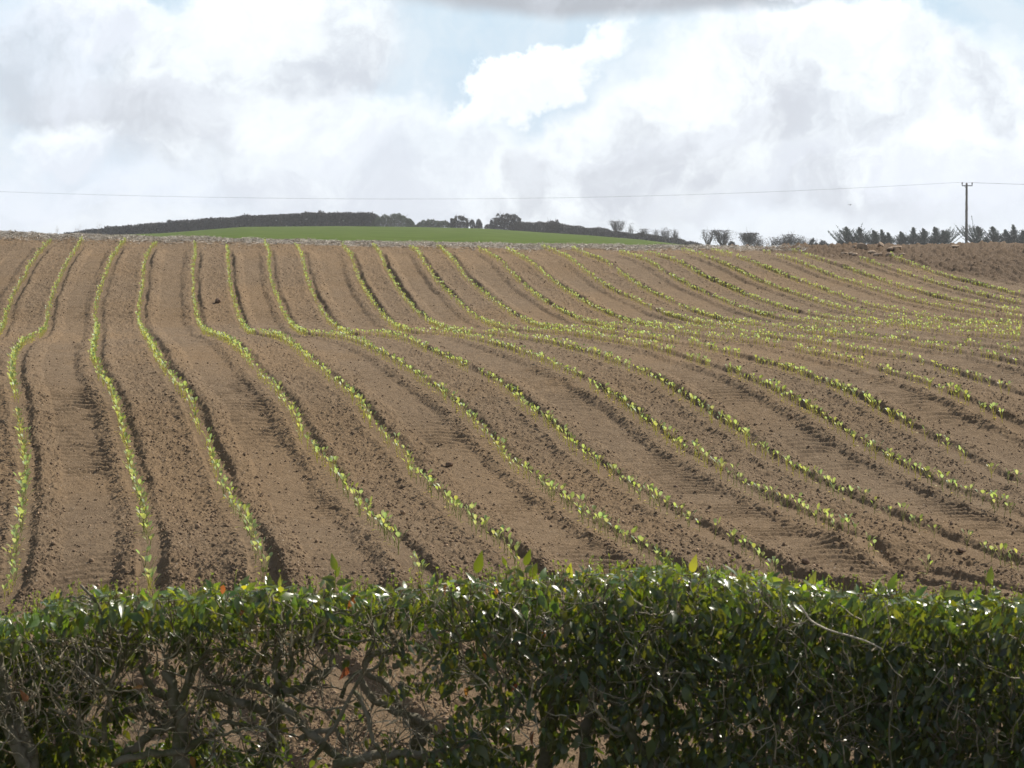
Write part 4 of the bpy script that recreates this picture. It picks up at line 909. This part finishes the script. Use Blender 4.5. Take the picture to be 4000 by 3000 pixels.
def bare_tree(name, px, pt, pb, wpx, label, d, lean=0., solid=0., flat=False, nb=34, group=None, cat='tree'):
    s_ = d / F; e = empty(name, ((px - 2000) * s_, d, (H0 - pb) * s_)); H_ = (pb - pt) * s_; W = wpx / 2 * s_
    t = MB(); t.tube([(0, 0, -.3), (lean * .3, 0, H_ * .25), (lean, 0, H_ * .55)], [.10 + .02 * H_, .09, .05], 6, .15); t.build('trunk', FARWOOD, e)
    b = MB(); tips = []
    for i in range(nb):
        a = RNG.uniform(-1, 1); zt = H_ * (RNG.uniform(.9, 1.02) if flat else (1 - .45 * a * a) * RNG.uniform(.75, 1.05)); h0 = RNG.uniform(.06, .36) * H_
        p0 = np.array([lean * h0 / H_, 0, h0]); p2 = np.array([lean + a * W, RNG.uniform(-.7, .7) * W, zt]); p1 = (p0 + p2) / 2 + np.array([a * W * .25, 0, RNG.normal(0, .1)]) + RNG.normal(0, .08, 3)
        b.tube(catmull([p0, p1, p2], 7), np.linspace(.035, .010, 7), 4, .1); 
        for _ in range(6):
            k = RNG.uniform(.35, 1); q = p0 * (1 - k) ** 2 + 2 * k * (1 - k) * p1 + k * k * p2; q2 = q + RNG.normal(0, .28, 3) + np.array([a * .1, 0, .22]); b.tube([q, (q + q2) / 2 + RNG.normal(0, .05, 3), q2], [.014, .012, .008], 3, 0); tips.append(q2)
    b.build('branches', FARWOOD, e)
    c = MB(); n = int(len(tips) * (3 + solid * 26)); idx = RNG.integers(0, len(tips), n); C = np.array(tips)[idx] + RNG.normal(0, .16, (n, 3)); C[:, 2] = np.minimum(C[:, 2], H_ * 1.04)
    if solid: C = C[RNG.random(n) < .95]; n = len(C)
    leaf_cloud(c, C, rnd_dirs(n), rnd_dirs(n), RNG.uniform(.05, .15 + .1 * solid, n), RNG.uniform(.03, .09, n), RNG.uniform(.7, 1.5, (n, 1)) * np.ones((1, 3)), detail=False)
    c.build('crown', FARHEDGE, e); tag(e, label, cat, group); return e
bare_tree('bare_tree', 2410, 867, 926, 50, 'broadest leafless tree standing in the sinking hill hedge', 231, .1, .12, True, nb=40)
bare_tree('bare_tree', 2465, 876, 930, 18, 'slim leafless sapling right of the broadest bare tree in the hill hedge', 231, -.1, 0, nb=10)
bare_tree('bare_tree', 2518, 897, 935, 40, 'low twiggy bare shrub in the hill hedge after the slim sapling', 230, 0, .1, nb=20)
bare_tree('bare_tree', 2562, 900, 940, 22, 'small bare shrub halfway down the lower hill hedge', 230, 0, .0, nb=12)
bare_tree('bare_tree', 2600, 892, 944, 36, 'taller bare tree of a close pair low on the hill hedge', 229, -.1, .05, nb=22)
bare_tree('bare_tree', 2634, 900, 946, 26, 'shorter bare tree of a close pair low on the hill hedge', 229, .1, .1, nb=16)
bare_tree('bare_tree', 2766, 903, 985, 44, 'thin see-through leafless tree beside the fan-shaped one', 190, -.05, .05, True, nb=20)
bare_tree('fan_tree', 2824, 904, 985, 66, 'dark fan-shaped tree with a level clipped top on the field skyline', 188, .0, .4, True, nb=34)
bare_tree('fan_tree', 2918, 915, 985, 58, 'dark thick-stemmed tree blown over to the right on the field skyline', 188, .35, .7, True, nb=34)
bush('scrub', 2845, 2872, 938, 980, 'small dark shrub at the foot of the fan-shaped tree', m=FARHEDGE, d=187)
bare_tree('bare_shrub', 2960, 926, 985, 50, 'pale leafless shrub right behind the wind-blown dark tree', 189, 0, 0, nb=26, cat='shrub')
bare_tree('bare_shrub', 3016, 930, 985, 52, 'faint wispy leafless shrub left of the wide rounded one', 190, 0, .0, nb=18, cat='shrub')
bare_tree('bare_shrub', 3082, 920, 985, 92, 'wide rounded leafless shrub midway along the skyline', 189, 0, .25, nb=60, cat='shrub')
bare_tree('bare_shrub', 3135, 930, 985, 50, 'thin leafless shrub between the wide rounded one and the dark scrub', 190, 0, .0, nb=20, cat='shrub')
bush('scrub', 3158, 3196, 934, 982, 'dark flat-topped scrub bush left of its lower neighbour', m=FARHEDGE, d=186, shape='box', dens=1.6, holes=.2)
bush('scrub', 3196, 3236, 938, 982, 'dark low scrub bush nearest the conifers', m=FARHEDGE, d=186, shape='box', dens=1.5, holes=.25)
bare_tree('bare_shrub', 140 + 78, 885, 935, 20, 'wispy bare weed standing on the skyline left of the hill hedge', 60, 0, 0, nb=7, cat='shrub') if False else None
for px, pt, lab in [(135, 899, 'thin'), (222, 880, 'feathery'), (302, 877, 'tallest dry'), (383, 863, 'forked')]:
    d = 34.; s_ = d / F; e = MB(); x0 = (px - 2000) * s_
    for _ in range(7):
        q = np.array([x0 + RNG.normal(0, .03), d + RNG.normal(0, .03), (H0 - 925) * s_]); q2 = q + np.array([RNG.normal(.0, .05), 0, ((925 - pt) * s_) * RNG.uniform(.6, 1)]); e.tube([q, (q + q2) / 2 + RNG.normal(0, .01, 3), q2], [.0016, .0014, .0010], 3, 0)
        for _ in range(5):
            k = RNG.uniform(.5, 1); c = q + (q2 - q) * k; e.tube([c, c + RNG.normal(0, .02, 3) + np.array([0, 0, .02])], [.001, .0008], 3, 0)
    o = e.build('weed', STRAW, loc=(x0, d, (H0 - 925) * s_)); tag(o, '%s dead weed stalk on the skyline by the left end of the hill hedge' % lab, 'weed')

def conifer(px, pt, wl, wr, label, d=180., pb=972, bend=-.12):
    s_ = d / F; e = empty('conifer', ((px - 2000) * s_, d, (H0 - pb) * s_)); H_ = (pb - pt) * s_
    t = MB(); ax = lambda u: np.array([bend * u ** 4 * 1.4 + .04 * math.sin(u * 5 + px), 0, H_ * u])
    t.tube([ax(u) for u in np.linspace(-.1, 1, 9)], np.linspace(.07, .010, 9), 5, .1); t.build('trunk', FARWOOD, e)
    c = MB(); wl *= s_; wr *= s_
    for i in range(190):
        u = RNG.uniform(.04, .99) ** 1.2 if i > 16 else RNG.uniform(.8, 1); a = RNG.uniform(0, 6.28); cx = math.cos(a); w_ = (wr if cx > 0 else wl)
        ln = w_ * 2.1 * (1 - u) ** 1.15 * RNG.uniform(.35, 1.25) + .04
        if RNG.random() < .15: ln *= 1.35
        p0 = ax(u); dv = np.array([cx, math.sin(a), .35 + .35 * RNG.random()]); dv /= np.linalg.norm(dv); n = int(18 + ln * 75)
        k = RNG.uniform(.0, 1, (n, 1)); P = p0 + dv * ln * k + np.array([0, 0, 1]) * ln * .35 * k ** 2 + RNG.normal(0, .028, (n, 3))
        leaf_cloud(c, P, dv[None] + RNG.normal(0, .45, (n, 3)), rnd_dirs(n), RNG.uniform(.07, .15, n), RNG.uniform(.03, .06, n), RNG.uniform(.6, 1.5, (n, 1)) * np.ones((1, 3)), detail=False)
    c.build('crown', CONIF, e); tag(e, label, 'conifer', 'small wind-bent conifers along the skyline')
for a in [(3309, 888, 34, 30, 'first conifer from the left, standing in low green growth'), (3359, 889, 24, 26, 'tall conifer second from the left end of the line'),
          (3416, 902, 20, 24, 'lower conifer third from the left, before a slim pair'), (3449, 899, 14, 14, 'taller of the slim pair of conifers'), (3472, 910, 10, 14, 'shorter of the slim pair of conifers'),
          (3525, 907, 22, 24, 'conifer just right of the gap in the left line, with low side sprays'), (3571, 890, 20, 22, 'tall pointed conifer in the middle of the left line'),
          (3610, 894, 20, 22, 'pointed conifer just left of the tallest wide-skirted one'), (3656, 888, 20, 34, 'tall wind-bent conifer with a wide skirt, second before the pole'), (3688, 902, 12, 40, 'spreading conifer nearest the pole on its left'),
          (3823, 885, 44, 26, 'spreading conifer nearest the pole on its right'), (3882, 886, 30, 24, 'second conifer to the right of the pole'),
          (3932, 899, 24, 18, 'lower conifer third to the right of the pole'), (3961, 880, 20, 20, 'tallest conifer, fourth to the right of the pole'), (3998, 902, 18, 40, 'conifer cut off by the right edge of the photo')]:
    conifer(*a)
bush('low_conifer', 3262, 3296, 944, 978, 'low dark green growth at the left end of the conifers', m=CONIF, d=181)
bush('low_conifer', 3755, 3782, 946, 978, 'small green shrub at the foot of the pole', m=CONIF, d=182)
bush('low_conifer', 3846, 3866, 936, 976, 'short dense conifer sapling between the first two right of the pole', m=CONIF, d=181)
bush('low_conifer', 3632, 3648, 930, 976, 'short conifer sapling left of the wide-skirted conifer', m=CONIF, d=182)

# ------------------------------------------------------------------ pole and lines
DP = 180.; s_ = DP / F
pole = empty('utility_pole', ((3776 - 2000) * s_, DP, (H0 - 985) * s_)); tag(pole, 'tall wooden utility pole carrying an overhead line, standing among the conifers', 'pole')
WOOD = mat('pole_wood', (.150, .118, .095), .85, .2, var=(.08, .06, .05), scale=3, bump=.02, bscale=6); METAL = mat('pole_metal', (.10, .10, .11), .5, .5); PORC = mat('porcelain', (.09, .07, .07), .3, .6)
zt = (985 - 716) * s_; mb = MB(); u = np.linspace(0, 1, 16); mb.tube(np.c_[.10 * (1 - u) - .14 + .14 * u + 0 * u, 0 * u, -.3 + (zt + .3) * u], .185 - .06 * u, 10, .05); mb.build('post', WOOD, pole)
def box(mb, c, h):
    c = np.array(c); V = c + np.array([(x, y, z) for x in (-1, 1) for y in (-1, 1) for z in (-1, 1)]) * np.array(h); mb.add(V, None, [(0, 1, 3, 2), (4, 6, 7, 5), (0, 4, 5, 1), (2, 3, 7, 6), (0, 2, 6, 4), (1, 5, 7, 3)])
za = (985 - 726) * s_; mb = MB(); box(mb, (0, -.2, za), (.66, .06, .055)); mb.build('crossarm', METAL, pole, False)
mb = MB(); mb.tube([(0.02, -.15, za - .55), (-.33, -.18, za - .03)], [.028, .028], 6); mb.build('brace', METAL, pole)
INS = []
for sx in (-1, 1):
    mb = MB(); zz = np.array([0, .08, .09, .14, .15, .20, .21, .27, .30]) * 1.35; rr = np.array([.03, .03, .085, .06, .085, .06, .08, .05, .02]) * 1.1; mb.tube(np.c_[0 * zz + sx * .62, 0 * zz - .2, za + .04 + zz], rr, 10); mb.build('insulator', PORC, pole)
    INS.append(np.array([(3776 - 2000) * s_ + sx * .62, DP - .2, (H0 - 985) * s_ + za + .42]))
WIRE = mat('wire', (.16, .16, .18), .5, .4)
def wire(P, label, r=.0085):
    mb = MB(); mb.tube(P, np.full(len(P), r), 5, 0, True); o = mb.build('power_line', WIRE, loc=tuple(P[0])); tag(o, label, 'power line', 'overhead lines hung from the pole')
xs = np.linspace(3756, -500, 60); s2 = lambda x: 749 + 0 * x
py = np.where(xs > 1600, 777 - 66 * ((xs - 1600) / 2156) ** 2 * 1.0, 777 - 29 * ((xs - 1600) / 1600) ** 2)
A = P3(xs, py, np.linspace(DP - .2, DP + 14, 60)); A[0] = INS[0]; wire(A, 'long sagging wire from the left insulator across the whole sky')
B = P3(np.linspace(3795, -500, 60), np.interp(np.linspace(3795, -500, 60), xs[::-1], py[::-1]) + 1.2, np.linspace(DP - .2, DP + 15.2, 60)); B[0] = INS[1]; wire(B, 'second wire close beneath the first, from the right insulator leftward', .005)
for k, lab in ((0, 'short wire from the left insulator running off right above the conifers'), (1, 'short wire from the right insulator running off to the right edge')):
    x1 = np.linspace(0, 1, 20); E = P3(4500, 722, DP - 6 + k * .8); P = INS[k] * (1 - x1[:, None]) + E * x1[:, None]; P[:, 2] -= .5 * 4 * x1 * (1 - x1) * .35; wire(P, lab, .010)

# ------------------------------------------------------------------ bird, far up
mb = MB(); c = P3(3321, 801, 150.)
t = np.linspace(-1, 1, 9); mb.tube(np.c_[t * .10, 0 * t, .01 * (1 - t ** 2)], .035 * np.sqrt(np.maximum(1.02 - t ** 2, 0.02)), 8)
for s in (-1, 1):
    V = np.array([(.04, 0, .02), (-.05, 0, .02), (.03, s * .16, .09), (-.05, s * .16, .09), (-.02, s * .30, .05), (-.06, s * .29, .05)]); V = np.vstack([V, V - np.array([0, 0, .008])]); mb.add(V, [], [(0, 2, 3, 1), (2, 4, 5, 3), (6, 7, 9, 8), (8, 9, 11, 10), (0, 6, 8, 2), (2, 8, 10, 4), (1, 3, 9, 7), (3, 5, 11, 9)])
mb.add(np.array([(-.09, -.01, 0), (-.09, .01, 0), (-.17, .035, 0), (-.17, -.035, 0)]), None, [(0, 1, 2, 3)])
me = mesh('bird', np.vstack(mb.V), [np.vstack(mb.T), np.vstack(mb.Q)], mat('bird_plumage', (.05, .045, .045), .8, .2)); o = obj('bird', me, loc=tuple(c)); o.rotation_euler.z = .6
tag(o, 'tiny dark bird flying in the pale sky left of the pole', 'bird')

# ------------------------------------------------------------------ thin haze that greys the far hill (HAZE)
HM = bpy.data.materials.new('haze'); HM.use_nodes = True; T = NT(HM.node_tree); T.n.remove(T.n['Principled BSDF'])
pv = T.new('ShaderNodeVolumePrincipled'); pv.inputs['Color'].default_value = (.93, .95, 1, 1); pv.inputs['Density'].default_value = .0006; pv.inputs['Anisotropy'].default_value = .2
T.l.new(pv.outputs[0], T.n['Material Output'].inputs['Volume'])
mb = MB(); box(mb, (0, 0, -3), (5300, 5300, 24)); hz = mb.build('haze', HM, smooth=False); tag(hz, kind='stuff')
